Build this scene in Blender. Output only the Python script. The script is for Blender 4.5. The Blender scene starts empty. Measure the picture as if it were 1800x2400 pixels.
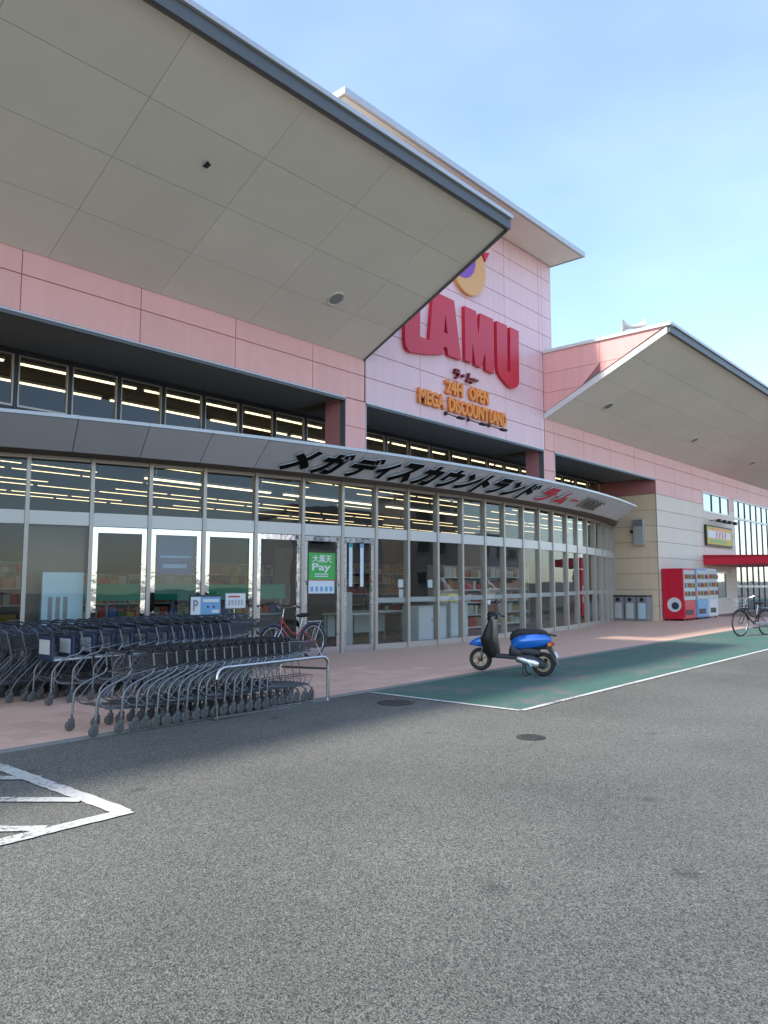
import bpy, bmesh, math, random
from mathutils import Vector, Matrix
from math import radians, sin, cos, pi, sqrt, atan2
random.seed(7)
sc = bpy.context.scene
COL = sc.collection
# ------------------------------------------------------------------ camera, sky, sun, exposure
CAM_H = 1.5
YAW = math.atan2(1605, math.hypot(1802, 177)); PITCH = math.atan2(177, 1802)
cd = bpy.data.cameras.new('camera'); cam = bpy.data.objects.new('camera', cd); COL.objects.link(cam)
cd.sensor_fit = 'VERTICAL'; cd.sensor_height = 24; cd.lens = 24 * 1802 / 2400
cd.clip_start = 0.05; cd.clip_end = 3000
cam.location = (0, 0, CAM_H)
_F = Vector((cos(YAW) * cos(PITCH), sin(YAW) * cos(PITCH), sin(PITCH)))
cam.rotation_euler = _F.to_track_quat('-Z', 'Y').to_euler()
sc.camera = cam
SUN_TRAVEL = Vector((0.85, -0.2, -1.0)).normalized()
SUN_EL = math.asin(-SUN_TRAVEL.z); SUN_ROT = atan2(-SUN_TRAVEL.x, -SUN_TRAVEL.y)
w = bpy.data.worlds.new('World'); sc.world = w; w.use_nodes = True
wn = w.node_tree; bg = wn.nodes['Background']
sky = wn.nodes.new('ShaderNodeTexSky'); sky.sky_type = 'NISHITA'; sky.sun_disc = False
sky.sun_elevation = SUN_EL; sky.sun_rotation = SUN_ROT
sky.air_density = 1.0; sky.dust_density = 0.7; sky.ozone_density = 2.4
# thin high cloud veil
wtc = wn.nodes.new('ShaderNodeTexCoord'); wmap = wn.nodes.new('ShaderNodeMapping')
wmap.inputs['Scale'].default_value = (1.2, 2.6, 5.0); wmap.inputs['Rotation'].default_value = (0, 0.3, 0.7)
wno = wn.nodes.new('ShaderNodeTexNoise'); wno.inputs['Scale'].default_value = 1.6; wno.inputs['Detail'].default_value = 4; wno.inputs['Roughness'].default_value = 0.5
wr = wn.nodes.new('ShaderNodeMapRange'); wr.inputs[1].default_value = 0.30; wr.inputs[2].default_value = 0.80; wr.inputs[3].default_value = 0.04; wr.inputs[4].default_value = 0.11
wmix = wn.nodes.new('ShaderNodeMix'); wmix.data_type = 'RGBA'
wn.links.new(wtc.outputs['Generated'], wmap.inputs[0]); wn.links.new(wmap.outputs[0], wno.inputs['Vector'])
wn.links.new(wno.outputs[0], wr.inputs[0]); wn.links.new(wr.outputs[0], wmix.inputs[0])
wn.links.new(sky.outputs[0], wmix.inputs[6]); wmix.inputs[7].default_value = (7.2, 8.4, 9.6, 1)
wn.links.new(wmix.outputs[2], bg.inputs[0]); bg.inputs[1].default_value = 0.15
sd = bpy.data.lights.new('sun', 'SUN'); so = bpy.data.objects.new('sun', sd); COL.objects.link(so)
sd.energy = 2.3; sd.angle = radians(4.0); sd.color = (1.0, 0.95, 0.87)
so.rotation_euler = SUN_TRAVEL.to_track_quat('-Z', 'Y').to_euler()
vs = sc.view_settings; vs.view_transform = 'Standard'; vs.look = 'None'; vs.gamma = 1.0; vs.use_curve_mapping = False
vs.exposure = 1.24
sc.render.engine = 'CYCLES'
sc.cycles.use_denoising = True
sc.cycles.max_bounces = 10; sc.cycles.transparent_max_bounces = 16
sc.cycles.caustics_reflective = False; sc.cycles.caustics_refractive = False

# ------------------------------------------------------------------ materials
MATS = {}
def srgb(r, g, b):
    f = lambda c: (c / 255 / 12.92) if c / 255 <= 0.04045 else ((c / 255 + 0.055) / 1.055) ** 2.4
    return (f(r), f(g), f(b))
def mat(name, col, rough=0.5, metal=0.0, var=0.0, vscale=3.0, bump=0.0, bscale=40.0, rand=0.0, emit=0.0, coat=0.0, streak=0.0, spec=0.5):
    if name in MATS: return MATS[name]
    m = bpy.data.materials.new(name); m.use_nodes = True; nt = m.node_tree; b = nt.nodes['Principled BSDF']
    N = nt.nodes.new; L = nt.links.new
    b.inputs['Roughness'].default_value = rough; b.inputs['Metallic'].default_value = metal
    b.inputs['Coat Weight'].default_value = coat; b.inputs['Specular IOR Level'].default_value = spec
    b.inputs['Base Color'].default_value = (*col, 1)
    tc = N('ShaderNodeTexCoord'); src = None
    def mul(fac_sock, lo, hi, cur):
        mr = N('ShaderNodeMapRange'); mr.inputs[3].default_value = lo; mr.inputs[4].default_value = hi; L(fac_sock, mr.inputs[0])
        mx = N('ShaderNodeMix'); mx.data_type = 'RGBA'; mx.blend_type = 'MULTIPLY'; mx.inputs[0].default_value = 1
        if cur is None: mx.inputs[6].default_value = (*col, 1)
        else: L(cur, mx.inputs[6])
        cc = N('ShaderNodeCombineColor'); [L(mr.outputs[0], cc.inputs[i]) for i in range(3)]
        L(cc.outputs[0], mx.inputs[7]); return mx.outputs[2]
    if var:
        n = N('ShaderNodeTexNoise'); n.inputs['Scale'].default_value = vscale; n.inputs['Detail'].default_value = 6; n.inputs['Roughness'].default_value = 0.65
        L(tc.outputs['Object'], n.inputs['Vector']); src = mul(n.outputs[0], 1 - var * 1.5, 1 + var * 1.5, src)
        mr = N('ShaderNodeMapRange'); mr.inputs[3].default_value = max(0.03, rough - 0.12); mr.inputs[4].default_value = min(1, rough + 0.12); L(n.outputs[0], mr.inputs[0]); L(mr.outputs[0], b.inputs['Roughness'])
    if streak:
        mp = N('ShaderNodeMapping'); mp.inputs['Scale'].default_value = (9, 9, 0.25); L(tc.outputs['Object'], mp.inputs[0])
        n = N('ShaderNodeTexNoise'); n.inputs['Scale'].default_value = 1.0; n.inputs['Detail'].default_value = 5
        L(mp.outputs[0], n.inputs['Vector']); src = mul(n.outputs[0], 1 - streak * 1.6, 1 + streak * 1.4, src)
    if rand:
        oi = N('ShaderNodeObjectInfo'); src = mul(oi.outputs['Random'], 1 - rand, 1 + rand, src)
    if src is not None: L(src, b.inputs['Base Color'])
    if bump:
        n = N('ShaderNodeTexNoise'); n.inputs['Scale'].default_value = bscale; n.inputs['Detail'].default_value = 4
        L(tc.outputs['Object'], n.inputs['Vector']); bp = N('ShaderNodeBump'); bp.inputs['Strength'].default_value = bump; bp.inputs['Distance'].default_value = 0.02
        L(n.outputs[0], bp.inputs['Height']); L(bp.outputs[0], b.inputs['Normal'])
    if emit:
        b.inputs['Emission Color'].default_value = (*col, 1); b.inputs['Emission Strength'].default_value = emit
    MATS[name] = m; return m
def glass(name, tint=(0.86, 0.9, 0.9), refl=1.5, rough=0.0):
    m = bpy.data.materials.new(name); m.use_nodes = True; nt = m.node_tree; nt.nodes.clear(); N = nt.nodes.new; L = nt.links.new
    o = N('ShaderNodeOutputMaterial'); t = N('ShaderNodeBsdfTransparent'); t.inputs[0].default_value = (*tint, 1)
    g = N('ShaderNodeBsdfGlossy'); g.inputs['Roughness'].default_value = rough; g.inputs[0].default_value = (0.95, 0.97, 1, 1)
    fr = N('ShaderNodeFresnel'); ge = N('ShaderNodeNewGeometry'); im = N('ShaderNodeMapRange'); im.inputs[3].default_value = 1.5; im.inputs[4].default_value = 1 / 1.5; L(ge.outputs['Backfacing'], im.inputs[0]); L(im.outputs[0], fr.inputs[0]); mm = N('ShaderNodeMath'); mm.operation = 'MULTIPLY'; mm.use_clamp = True; mm.inputs[1].default_value = refl
    tc = N('ShaderNodeTexCoord'); nz = N('ShaderNodeTexNoise'); nz.inputs['Scale'].default_value = 0.9; bp = N('ShaderNodeBump'); bp.inputs['Strength'].default_value = 0.03; bp.inputs['Distance'].default_value = 0.1
    L(tc.outputs['Object'], nz.inputs['Vector']); L(nz.outputs[0], bp.inputs['Height']); L(bp.outputs[0], g.inputs['Normal'])
    mx = N('ShaderNodeMixShader'); L(fr.outputs[0], mm.inputs[0]); L(mm.outputs[0], mx.inputs[0]); L(t.outputs[0], mx.inputs[1]); L(g.outputs[0], mx.inputs[2]); L(mx.outputs[0], o.inputs[0])
    MATS[name] = m; return m
def asphalt():
    m = bpy.data.materials.new('asphalt'); m.use_nodes = True; nt = m.node_tree; b = nt.nodes['Principled BSDF']; N = nt.nodes.new; L = nt.links.new
    tc = N('ShaderNodeTexCoord'); b.inputs['Roughness'].default_value = 0.9
    v = N('ShaderNodeTexVoronoi'); v.inputs['Scale'].default_value = 150; L(tc.outputs['Object'], v.inputs['Vector'])
    cr = N('ShaderNodeValToRGB'); e = cr.color_ramp.elements; e[0].position = 0.0; e[0].color = (0.012, 0.012, 0.010, 1); e[1].position = 1.0; e[1].color = (0.265, 0.260, 0.222, 1)
    L(v.outputs['Color'], cr.inputs[0])
    n = N('ShaderNodeTexNoise'); n.inputs['Scale'].default_value = 0.55; n.inputs['Detail'].default_value = 7; n.inputs['Roughness'].default_value = 0.6; L(tc.outputs['Object'], n.inputs['Vector'])
    n2 = N('ShaderNodeTexNoise'); n2.inputs['Scale'].default_value = 38; n2.inputs['Detail'].default_value = 5; n2.inputs['Roughness'].default_value = 0.8; L(tc.outputs['Object'], n2.inputs['Vector'])
    def mul(cur, sock, lo, hi, a=0.25, z=0.75):
        mr = N('ShaderNodeMapRange'); mr.inputs[1].default_value = a; mr.inputs[2].default_value = z; mr.inputs[3].default_value = lo; mr.inputs[4].default_value = hi; L(sock, mr.inputs[0])
        vm = N('ShaderNodeVectorMath'); vm.operation = 'SCALE'; L(cur, vm.inputs[0]); L(mr.outputs[0], vm.inputs['Scale']); return vm.outputs[0]
    c = mul(cr.outputs[0], n.outputs[0], 0.80, 1.18); c = mul(c, n2.outputs[0], 0.62, 1.38)
    n4 = N('ShaderNodeTexNoise'); n4.inputs['Scale'].default_value = 5; n4.inputs['Detail'].default_value = 3; L(tc.outputs['Object'], n4.inputs['Vector'])
    dm = N('ShaderNodeMix'); dm.data_type = 'VECTOR'; dm.inputs[0].default_value = 0.12; L(tc.outputs['Object'], dm.inputs[4]); L(n4.outputs['Color'], dm.inputs[5])
    sp = N('ShaderNodeTexVoronoi'); sp.voronoi_dimensions = '2D'; sp.inputs['Scale'].default_value = 0.55; L(dm.outputs[1], sp.inputs['Vector'])
    c = mul(c, sp.outputs['Distance'], 0.66, 1.0, 0.012, 0.05)          # small oil spots
    n5 = N('ShaderNodeTexNoise'); n5.inputs['Scale'].default_value = 0.16; n5.inputs['Detail'].default_value = 3; L(tc.outputs['Object'], n5.inputs['Vector'])
    c = mul(c, n5.outputs[0], 0.74, 1.20, 0.33, 0.67)
    vw = N('ShaderNodeTexVoronoi'); vw.feature = 'F1'; vw.inputs['Scale'].default_value = 75; L(tc.outputs['Object'], vw.inputs['Vector'])
    c = mul(c, vw.outputs['Distance'], 2.2, 1.0, 0.10, 0.20)             # pale chips
    L(c, b.inputs['Base Color'])
    bp = N('ShaderNodeBump'); bp.inputs['Strength'].default_value = 0.6; bp.inputs['Distance'].default_value = 0.008; L(v.outputs['Distance'], bp.inputs['Height']); L(bp.outputs[0], b.inputs['Normal'])
    MATS['asphalt'] = m; return m
def worn_paint(name, col, wear, under=(0.15, 0.15, 0.14), scale=14, rough=0.7):
    m = bpy.data.materials.new(name); m.use_nodes = True; nt = m.node_tree; b = nt.nodes['Principled BSDF']; N = nt.nodes.new; L = nt.links.new
    tc = N('ShaderNodeTexCoord'); b.inputs['Roughness'].default_value = rough
    n = N('ShaderNodeTexNoise'); n.inputs['Scale'].default_value = scale; n.inputs['Detail'].default_value = 8; n.inputs['Roughness'].default_value = 0.75; L(tc.outputs['Object'], n.inputs['Vector'])
    nl = N('ShaderNodeTexNoise'); nl.inputs['Scale'].default_value = 1.1; nl.inputs['Detail'].default_value = 4; L(tc.outputs['Object'], nl.inputs['Vector'])
    ad = N('ShaderNodeMath'); ad.operation = 'MULTIPLY_ADD'; ad.inputs[1].default_value = 0.6; L(nl.outputs[0], ad.inputs[0]); L(n.outputs[0], ad.inputs[2])
    mr = N('ShaderNodeMapRange'); mr.inputs[1].default_value = wear; mr.inputs[2].default_value = wear + 0.13; L(ad.outputs[0], mr.inputs[0])
    n3 = N('ShaderNodeTexNoise'); n3.inputs['Scale'].default_value = 70; n3.inputs['Detail'].default_value = 3; L(tc.outputs['Object'], n3.inputs['Vector'])
    mv = N('ShaderNodeMapRange'); mv.inputs[3].default_value = 0.7; mv.inputs[4].default_value = 1.3; L(n3.outputs[0], mv.inputs[0])
    mx = N('ShaderNodeMix'); mx.data_type = 'RGBA'; mx.inputs[6].default_value = (*col, 1); mx.inputs[7].default_value = (*under, 1); L(mr.outputs[0], mx.inputs[0])
    vm = N('ShaderNodeVectorMath'); vm.operation = 'SCALE'; L(mx.outputs[2], vm.inputs[0]); L(mv.outputs[0], vm.inputs['Scale']); L(vm.outputs[0], b.inputs['Base Color'])
    MATS[name] = m; return m
asphalt()
worn_paint('green_paint', (0.062, 0.145, 0.112), 0.80, scale=5); worn_paint('white_paint', (0.58, 0.575, 0.53), 0.83, scale=24)
glass('glass', (0.95, 0.97, 0.96), refl=0.72); glass('glass_blue', (0.70, 0.80, 0.88), 1.4); glass('glass_wing', (0.62, 0.70, 0.70), 2.2)
mat('pink', (0.90, 0.45, 0.40), 0.45, var=0.06, vscale=1.1, streak=0.05, rand=0.025)
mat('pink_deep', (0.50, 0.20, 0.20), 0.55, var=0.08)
mat('pink_pale', (0.88, 0.58, 0.59), 0.4, var=0.07, vscale=0.9, streak=0.06, rand=0.02)
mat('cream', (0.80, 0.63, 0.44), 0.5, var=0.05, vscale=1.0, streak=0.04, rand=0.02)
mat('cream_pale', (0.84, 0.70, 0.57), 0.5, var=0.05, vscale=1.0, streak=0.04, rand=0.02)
mat('joint', (0.36, 0.16, 0.16), 0.8); mat('joint_cream', (0.30, 0.22, 0.16), 0.8)
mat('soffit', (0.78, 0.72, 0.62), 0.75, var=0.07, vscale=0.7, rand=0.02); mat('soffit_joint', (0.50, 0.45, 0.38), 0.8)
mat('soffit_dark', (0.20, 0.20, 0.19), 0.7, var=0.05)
mat('fascia_dark', (0.11, 0.115, 0.12), 0.45, var=0.1, vscale=2)
mat('trim_light', (0.55, 0.56, 0.58), 0.35, metal=0.3, var=0.06); mat('trim_white', (0.72, 0.70, 0.66), 0.5, var=0.06)
mat('canopy_grey', (0.58, 0.60, 0.63), 0.42, metal=0.15, var=0.05, vscale=1.5, rand=0.04)
mat('alu', (0.50, 0.455, 0.40), 0.38, metal=0.45, var=0.06, vscale=4); mat('alu_white', (0.66, 0.63, 0.585), 0.35, metal=0.2, var=0.05)
mat('dark_frame', (0.05, 0.05, 0.052), 0.4, metal=0.3)
mat('chrome', (0.70, 0.70, 0.71), 0.05, metal=1.0, bump=0.5, bscale=2.2)
mat('steel', (0.62, 0.62, 0.63), 0.25, metal=1.0, var=0.05)
mat('cart_tube', (0.27, 0.275, 0.28), 0.4, metal=0.8, var=0.12, vscale=9); mat('cart_wire', (0.15, 0.155, 0.16), 0.45, metal=0.7, var=0.1)
mat('cart_dark', (0.035, 0.038, 0.045), 0.5, metal=0.4); mat('navy', (0.03, 0.045, 0.09), 0.45, var=0.1); mat('blue_tube', (0.11, 0.13, 0.17), 0.4, metal=0.5)
mat('tyre_white', (0.45, 0.44, 0.40), 0.6, var=0.1); mat('rubber', (0.025, 0.025, 0.026), 0.75, var=0.1); mat('wheel_grey', (0.11, 0.11, 0.105), 0.6, var=0.15, vscale=20)
mat('black', (0.012, 0.012, 0.013), 0.45); mat('letter_black', (0.004, 0.004, 0.004), 0.7, spec=0.1); mat('black_gloss', (0.006, 0.006, 0.007), 0.3, spec=0.3)
mat('red_sign', (0.66, 0.014, 0.042), 0.35); mat('red_paint', (0.40, 0.012, 0.03), 0.25, coat=0.4); mat('dark_red', (0.22, 0.01, 0.02), 0.4)
mat('orange', (0.90, 0.27, 0.02), 0.4, var=0.04)
mat('logo_yellow', (0.83, 0.40, 0.12), 0.35); mat('logo_purple', (0.26, 0.06, 0.42), 0.35)
mat('white', (0.75, 0.75, 0.74), 0.5, var=0.03); mat('offwhite', (0.60, 0.62, 0.60), 0.5, var=0.04); mat('pale_blue', (0.52, 0.70, 0.76), 0.45, var=0.03)
mat('grey', (0.28, 0.28, 0.28), 0.5, var=0.05); mat('grey_light', (0.45, 0.45, 0.44), 0.5, var=0.05); mat('brown_panel', (0.17, 0.14, 0.11), 0.6, var=0.04)
mat('green_board', (0.01, 0.34, 0.17), 0.5, var=0.1, vscale=2); mat('poster_green', (0.07, 0.42, 0.08), 0.4); mat('poster_white', (0.70, 0.76, 0.80), 0.4); mat('poster_red', (0.6, 0.08, 0.05), 0.4)
mat('sign_blue', (0.20, 0.38, 0.60), 0.4); mat('banner_blue', (0.02, 0.06, 0.24), 0.5); mat('yellow', (0.72, 0.55, 0.03), 0.5); mat('teal', (0.02, 0.30, 0.38), 0.4)
mat('scooter_blue', (0.008, 0.17, 0.66), 0.2, metal=0.25, coat=0.8, var=0.03); mat('gold_rim', (0.42, 0.34, 0.22), 0.35, metal=0.9); mat('tail_red', (0.5, 0.02, 0.01), 0.2, coat=0.5)
mat('seat_black', (0.02, 0.02, 0.022), 0.6, bump=0.2, bscale=60); mat('plastic_dark', (0.03, 0.032, 0.036), 0.5, var=0.1)
mat('tile', (0.80, 0.52, 0.39), 0.6, var=0.10, vscale=6, rand=0.10); mat('tile_bed', (0.36, 0.24, 0.19), 0.85, var=0.12, vscale=4)
mat('concrete', (0.27, 0.26, 0.24), 0.85, var=0.15, vscale=5, bump=0.2); mat('iron', (0.085, 0.08, 0.075), 0.65, metal=0.4, var=0.2, vscale=12, bump=0.5, bscale=50)
mat('in_ceiling', (0.24, 0.22, 0.19), 0.8); mat('in_wall', (0.13, 0.105, 0.08), 0.8, var=0.1); mat('in_floor', (0.20, 0.185, 0.16), 0.3, var=0.06)
mat('tube_light', (1.0, 0.80, 0.46), 0.5, emit=1.25)
mat('opp_wall', (0.55, 0.53, 0.50), 0.7, var=0.06); mat('opp_wall_b', (0.45, 0.40, 0.33), 0.7, var=0.06); mat('opp_window', (0.03, 0.04, 0.05), 0.1)
mat('car_white', (0.75, 0.75, 0.75), 0.25, coat=0.6); mat('car_silver', (0.35, 0.36, 0.38), 0.3, metal=0.6, coat=0.6); mat('car_glass', (0.02, 0.025, 0.03), 0.08)
GOODS = [mat('goods_%d' % i, c, 0.55, rand=0.2) for i, c in enumerate([(0.45, 0.05, 0.03), (0.50, 0.30, 0.04), (0.32, 0.18, 0.08), (0.10, 0.16, 0.06), (0.5, 0.45, 0.36), (0.06, 0.10, 0.25), (0.42, 0.14, 0.05)])]

# ------------------------------------------------------------------ mesh helpers
def gz(x): return 0.012 * x
class MB:
    def __init__(s): s.v = []; s.f = []; s.smooth = False
    def add(s, vs, fs):
        o = len(s.v); s.v += [tuple(v) for v in vs]; s.f += [tuple(i + o for i in f) for f in fs]; return s
    def hexa(s, p): return s.add(p, [(0, 3, 2, 1), (4, 5, 6, 7), (0, 1, 5, 4), (1, 2, 6, 5), (2, 3, 7, 6), (3, 0, 4, 7)])
    def box(s, a, b):
        (x0, y0, z0), (x1, y1, z1) = a, b
        return s.hexa([(x0, y0, z0), (x1, y0, z0), (x1, y1, z0), (x0, y1, z0), (x0, y0, z1), (x1, y0, z1), (x1, y1, z1), (x0, y1, z1)])
    def bev(s, a, b, r=0.01):
        bm = bmesh.new(); bmesh.ops.create_cube(bm, size=1); c = [(p + q) / 2 for p, q in zip(a, b)]; d = [abs(q - p) for p, q in zip(a, b)]
        for v in bm.verts: v.co = Vector([c[i] + v.co[i] * d[i] for i in range(3)])
        bmesh.ops.bevel(bm, geom=bm.edges[:], offset=min(r, min(d) * 0.45), segments=2, affect='EDGES', profile=0.5)
        s.from_bm(bm); return s
    def from_bm(s, bm):
        bm.verts.index_update(); s.add([v.co[:] for v in bm.verts], [[v.index for v in f.verts] for f in bm.faces]); bm.free()
    def ring(s, c, t, up, r, n):
        t = t.normalized(); a = t.cross(up)
        if a.length < 1e-4: a = t.cross(Vector((1, 0, 0)))
        a.normalize(); b = a.cross(t); rr = r if isinstance(r, tuple) else (r, r)
        return [c + a * (cos(2 * pi * k / n) * rr[0]) + b * (sin(2 * pi * k / n) * rr[1]) for k in range(n)]
    def tube(s, path, r, n=6, closed=False, cap=True, up=Vector((0, 0, 1))):
        P = [Vector(p) for p in path]; m = len(P); vs = []
        for i, p in enumerate(P):
            if closed: t = P[(i + 1) % m] - P[i - 1]
            else: t = P[min(i + 1, m - 1)] - P[max(i - 1, 0)]
            vs += s.ring(p, t, up, r[i] if isinstance(r, list) else r, n)
        fs = []
        for i in range(m if closed else m - 1):
            j = (i + 1) % m
            for k in range(n): fs.append((i * n + k, i * n + (k + 1) % n, j * n + (k + 1) % n, j * n + k))
        if cap and not closed: fs += [tuple(range(n))[::-1], tuple((m - 1) * n + k for k in range(n))]
        return s.add(vs, fs)
    def prism(s, poly, f0, f1):
        n = len(poly); vs = [f0(*p) for p in poly] + [f1(*p) for p in poly]
        return s.add(vs, [tuple(range(n)), tuple(range(2 * n - 1, n - 1, -1))] + [(i + n, (i + 1) % n + n, (i + 1) % n, i) for i in range(n)])
    def lathe(s, prof, axis, c, n=20, loop=False):   # prof: (r, h) along axis
        A = {'x': (Vector((0, 1, 0)), Vector((0, 0, 1)), Vector((1, 0, 0))), 'y': (Vector((1, 0, 0)), Vector((0, 0, 1)), Vector((0, 1, 0))), 'z': (Vector((1, 0, 0)), Vector((0, 1, 0)), Vector((0, 0, 1)))}[axis]
        c = Vector(c); vs = []
        for r, h in prof: vs += [c + A[0] * (r * cos(2 * pi * k / n)) + A[1] * (r * sin(2 * pi * k / n)) + A[2] * h for k in range(n)]
        fs = []
        for i in range(len(prof) - 1):
            for k in range(n): fs.append((i * n + k, i * n + (k + 1) % n, (i + 1) * n + (k + 1) % n, (i + 1) * n + k))
        if loop: fs += [((len(prof) - 1) * n + k, (len(prof) - 1) * n + (k + 1) % n, (k + 1) % n, k) for k in range(n)]
        else: fs += [tuple(range(n))[::-1], tuple((len(prof) - 1) * n + k for k in range(n))]
        return s.add(vs, fs)
    def loft(s, rings):
        n = len(rings[0]); vs = [v for r in rings for v in r]; fs = []
        for i in range(len(rings) - 1):
            for k in range(n): fs.append((i * n + k, i * n + (k + 1) % n, (i + 1) * n + (k + 1) % n, (i + 1) * n + k))
        fs += [tuple(range(n))[::-1], tuple((len(rings) - 1) * n + k for k in range(n))]
        return s.add(vs, fs)
    def mesh(s, name, m, smooth=False):
        me = bpy.data.meshes.new(name); me.from_pydata(s.v, [], s.f)
        bm = bmesh.new(); bm.from_mesh(me); bmesh.ops.recalc_face_normals(bm, faces=bm.faces[:]); bm.to_mesh(me); bm.free()
        if m: me.materials.append(MATS[m] if isinstance(m, str) else m)
        if smooth:
            for p in me.polygons: p.use_smooth = True
            try: me.set_sharp_from_angle(angle=radians(40))
            except Exception: pass
        return me
    def build(s, name, m, parent=None, smooth=False):
        return link(name, s.mesh(name, m, smooth), parent)
def link(name, me, parent=None, loc=None, rot=None):
    o = bpy.data.objects.new(name, me); COL.objects.link(o)
    if parent is not None: o.parent = parent
    if loc is not None: o.location = loc
    if rot is not None: o.rotation_euler = rot
    return o
def tag(o, label, cat=None, group=None, kind=None):
    o['label'] = label
    if cat: o['category'] = cat
    if group: o['group'] = group
    if kind: o['kind'] = kind
    return o
def thing(name, label, cat, loc=(0, 0, 0), rz=0, group=None):
    return tag(link(name, None, None, loc, (0, 0, rz)), label, cat, group)
def struct(o): o['kind'] = 'structure'; return o
def copy_tree(o, parent=None):
    c = o.copy(); COL.objects.link(c)
    if parent is not None: c.parent = parent
    for ch in list(o.children): copy_tree(ch, c)
    return c
def fillet(pts, r=0.05, n=4):
    P = [Vector(p) for p in pts]; out = [P[0]]
    for i in range(1, len(P) - 1):
        a, b, c = P[i - 1], P[i], P[i + 1]; rr = min(r, (a - b).length * 0.49, (c - b).length * 0.49)
        p0 = b + (a - b).normalized() * rr; p1 = b + (c - b).normalized() * rr
        for k in range(n + 1):
            t = k / n; out.append(p0 * (1 - t) ** 2 + b * (2 * t * (1 - t)) + p1 * t * t)
    out.append(P[-1]); return out
def text_mesh(txt, size, extrude=0.02, offset=0.0, shear=0.0, align='LEFT'):
    c = bpy.data.curves.new('lettering', 'FONT'); c.body = txt; c.size = size; c.extrude = extrude; c.offset = offset; c.shear = shear; c.align_x = align; c.resolution_u = 3
    o = bpy.data.objects.new('lettering', c); COL.objects.link(o); bpy.context.view_layer.update()
    me = bpy.data.meshes.new_from_object(o.evaluated_get(bpy.context.evaluated_depsgraph_get()))
    bpy.data.objects.remove(o); return me
def text_obj(name, txt, size, m, parent, M, width=None, height=None, **k):
    me = text_mesh(txt, size, **k); xs = [v.co.x for v in me.vertices]; ys = [v.co.y for v in me.vertices]
    if not xs: return None
    x0, x1, y0, y1 = min(xs), max(xs), min(ys), max(ys)
    sx = width / (x1 - x0) if width else 1; sy = height / (y1 - y0) if height else 1
    for v in me.vertices: v.co = M @ Vector(((v.co.x - (x0 + x1) / 2) * sx, (v.co.y - (y0 + y1) / 2) * sy, v.co.z))
    me.materials.clear(); me.materials.append(MATS[m]); return link(name, me, parent)
def wallM(x, y, z): return Matrix.Translation((x, y, z)) @ Matrix.Rotation(radians(90), 4, 'X')

ords = ['first', 'second', 'third', 'fourth', 'fifth', 'sixth', 'seventh', 'eighth', 'ninth', 'tenth', 'eleventh', 'twelfth', 'thirteenth', 'fourteenth', 'fifteenth', 'sixteenth', 'seventeenth', 'eighteenth', 'nineteenth', 'twentieth', 'twenty-first', 'twenty-second', 'twenty-third', 'twenty-fourth', 'twenty-fifth']
# ------------------------------------------------------------------ ground, pavement, markings
CURB = 7.18
def sheet(name, m, pts, dz, kind=True):
    b = MB(); b.add([(x, y, gz(x) + dz) for x, y in pts], [tuple(range(len(pts)))]); o = b.build(name, m)
    if kind: struct(o)
    return o
sheet('ground', 'asphalt', [(-300, -300), (300, -300), (300, 300), (-300, 300)], 0)
pv = MB(); pv.hexa([(-8, CURB + .09, gz(-8) - .05), (60, CURB + .09, gz(60) - .05), (60, 14, gz(60) - .05), (-8, 14, gz(-8) - .05), (-8, CURB + .09, gz(-8) + .006), (60, CURB + .09, gz(60) + .006), (60, 14, gz(60) + .006), (-8, 14, gz(-8) + .006)])
pave = struct(pv.build('pavement', 'tile_bed'))
TS = 0.30; tg = 0.004
tm = MB(); tm.box((tg, tg, 0), (TS - tg, TS - tg, 0.012)); tme = tm.mesh('tile', 'tile')
tiles = []
CF = Vector((cos(YAW), sin(YAW)))
for i in range(0, 150):
    for j in range(0, 22):
        x = 2.4 + i * TS; y = CURB + .10 + j * TS
        if x > 31 or y > 13.2: continue
        tiles.append(((x * x + y * y), x, y))
tiles.sort()
slope = math.atan(0.012)
rest = MB()
nt_ = 0
for d, x, y in tiles:
    fx = x * CF.x + y * CF.y; rx = x * CF.y - y * CF.x
    vis = abs(rx / fx) < 0.53
    if vis and nt_ < 290:
        link('tile', tme, pave, (x, y, gz(x) + .004), (0, -slope, 0)); nt_ += 1
    else:
        rest.add([(x + tg, y + tg, gz(x) + .0155), (x + TS - tg, y + tg, gz(x + TS) + .0155), (x + TS - tg, y + TS - tg, gz(x + TS) + .0155), (x + tg, y + TS - tg, gz(x) + .0155)], [(0, 1, 2, 3)])
ro = rest.build('tile_field', 'tile', pave); ro['kind'] = 'stuff'
kb = MB()
for i in range(0, 40):
    x = -6 + i * 1.2
    kb.hexa([(x + .004, CURB - .0, gz(x) - .05), (x + 1.196, CURB, gz(x + 1.2) - .05), (x + 1.196, CURB + .085, gz(x + 1.2) - .05), (x + .004, CURB + .085, gz(x) - .05), (x + .004, CURB, gz(x) + .012), (x + 1.196, CURB, gz(x + 1.2) + .012), (x + 1.196, CURB + .085, gz(x + 1.2) + .016), (x + .004, CURB + .085, gz(x) + .016)])
struct(kb.build('kerb', 'concrete'))
gl = sheet('green_lane', 'green_paint', [(7.80, 4.82), (60, 4.82), (60, CURB - .01), (7.80, CURB - .01)], .004)
def stripe(name, a, b, wd, dz=.008):
    a = Vector(a); b = Vector(b); d = (b - a).normalized(); n = Vector((-d.y, d.x)) * wd / 2
    # jagged edges of old road paint
    k = max(2, int((b - a).length / .06)); L_, R_ = [], []
    for i in range(k + 1):
        p = a.lerp(b, i / k); L_.append(p + n * random.uniform(.86, 1.06)); R_.append(p - n * random.uniform(.86, 1.06))
    m = MB(); vs = [(p.x, p.y, gz(p.x) + dz) for p in L_ + R_]; m.add(vs, [(i, i + 1, k + 2 + i, k + 1 + i) for i in range(k)])
    return struct(m.build(name, 'white_paint'))
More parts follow.
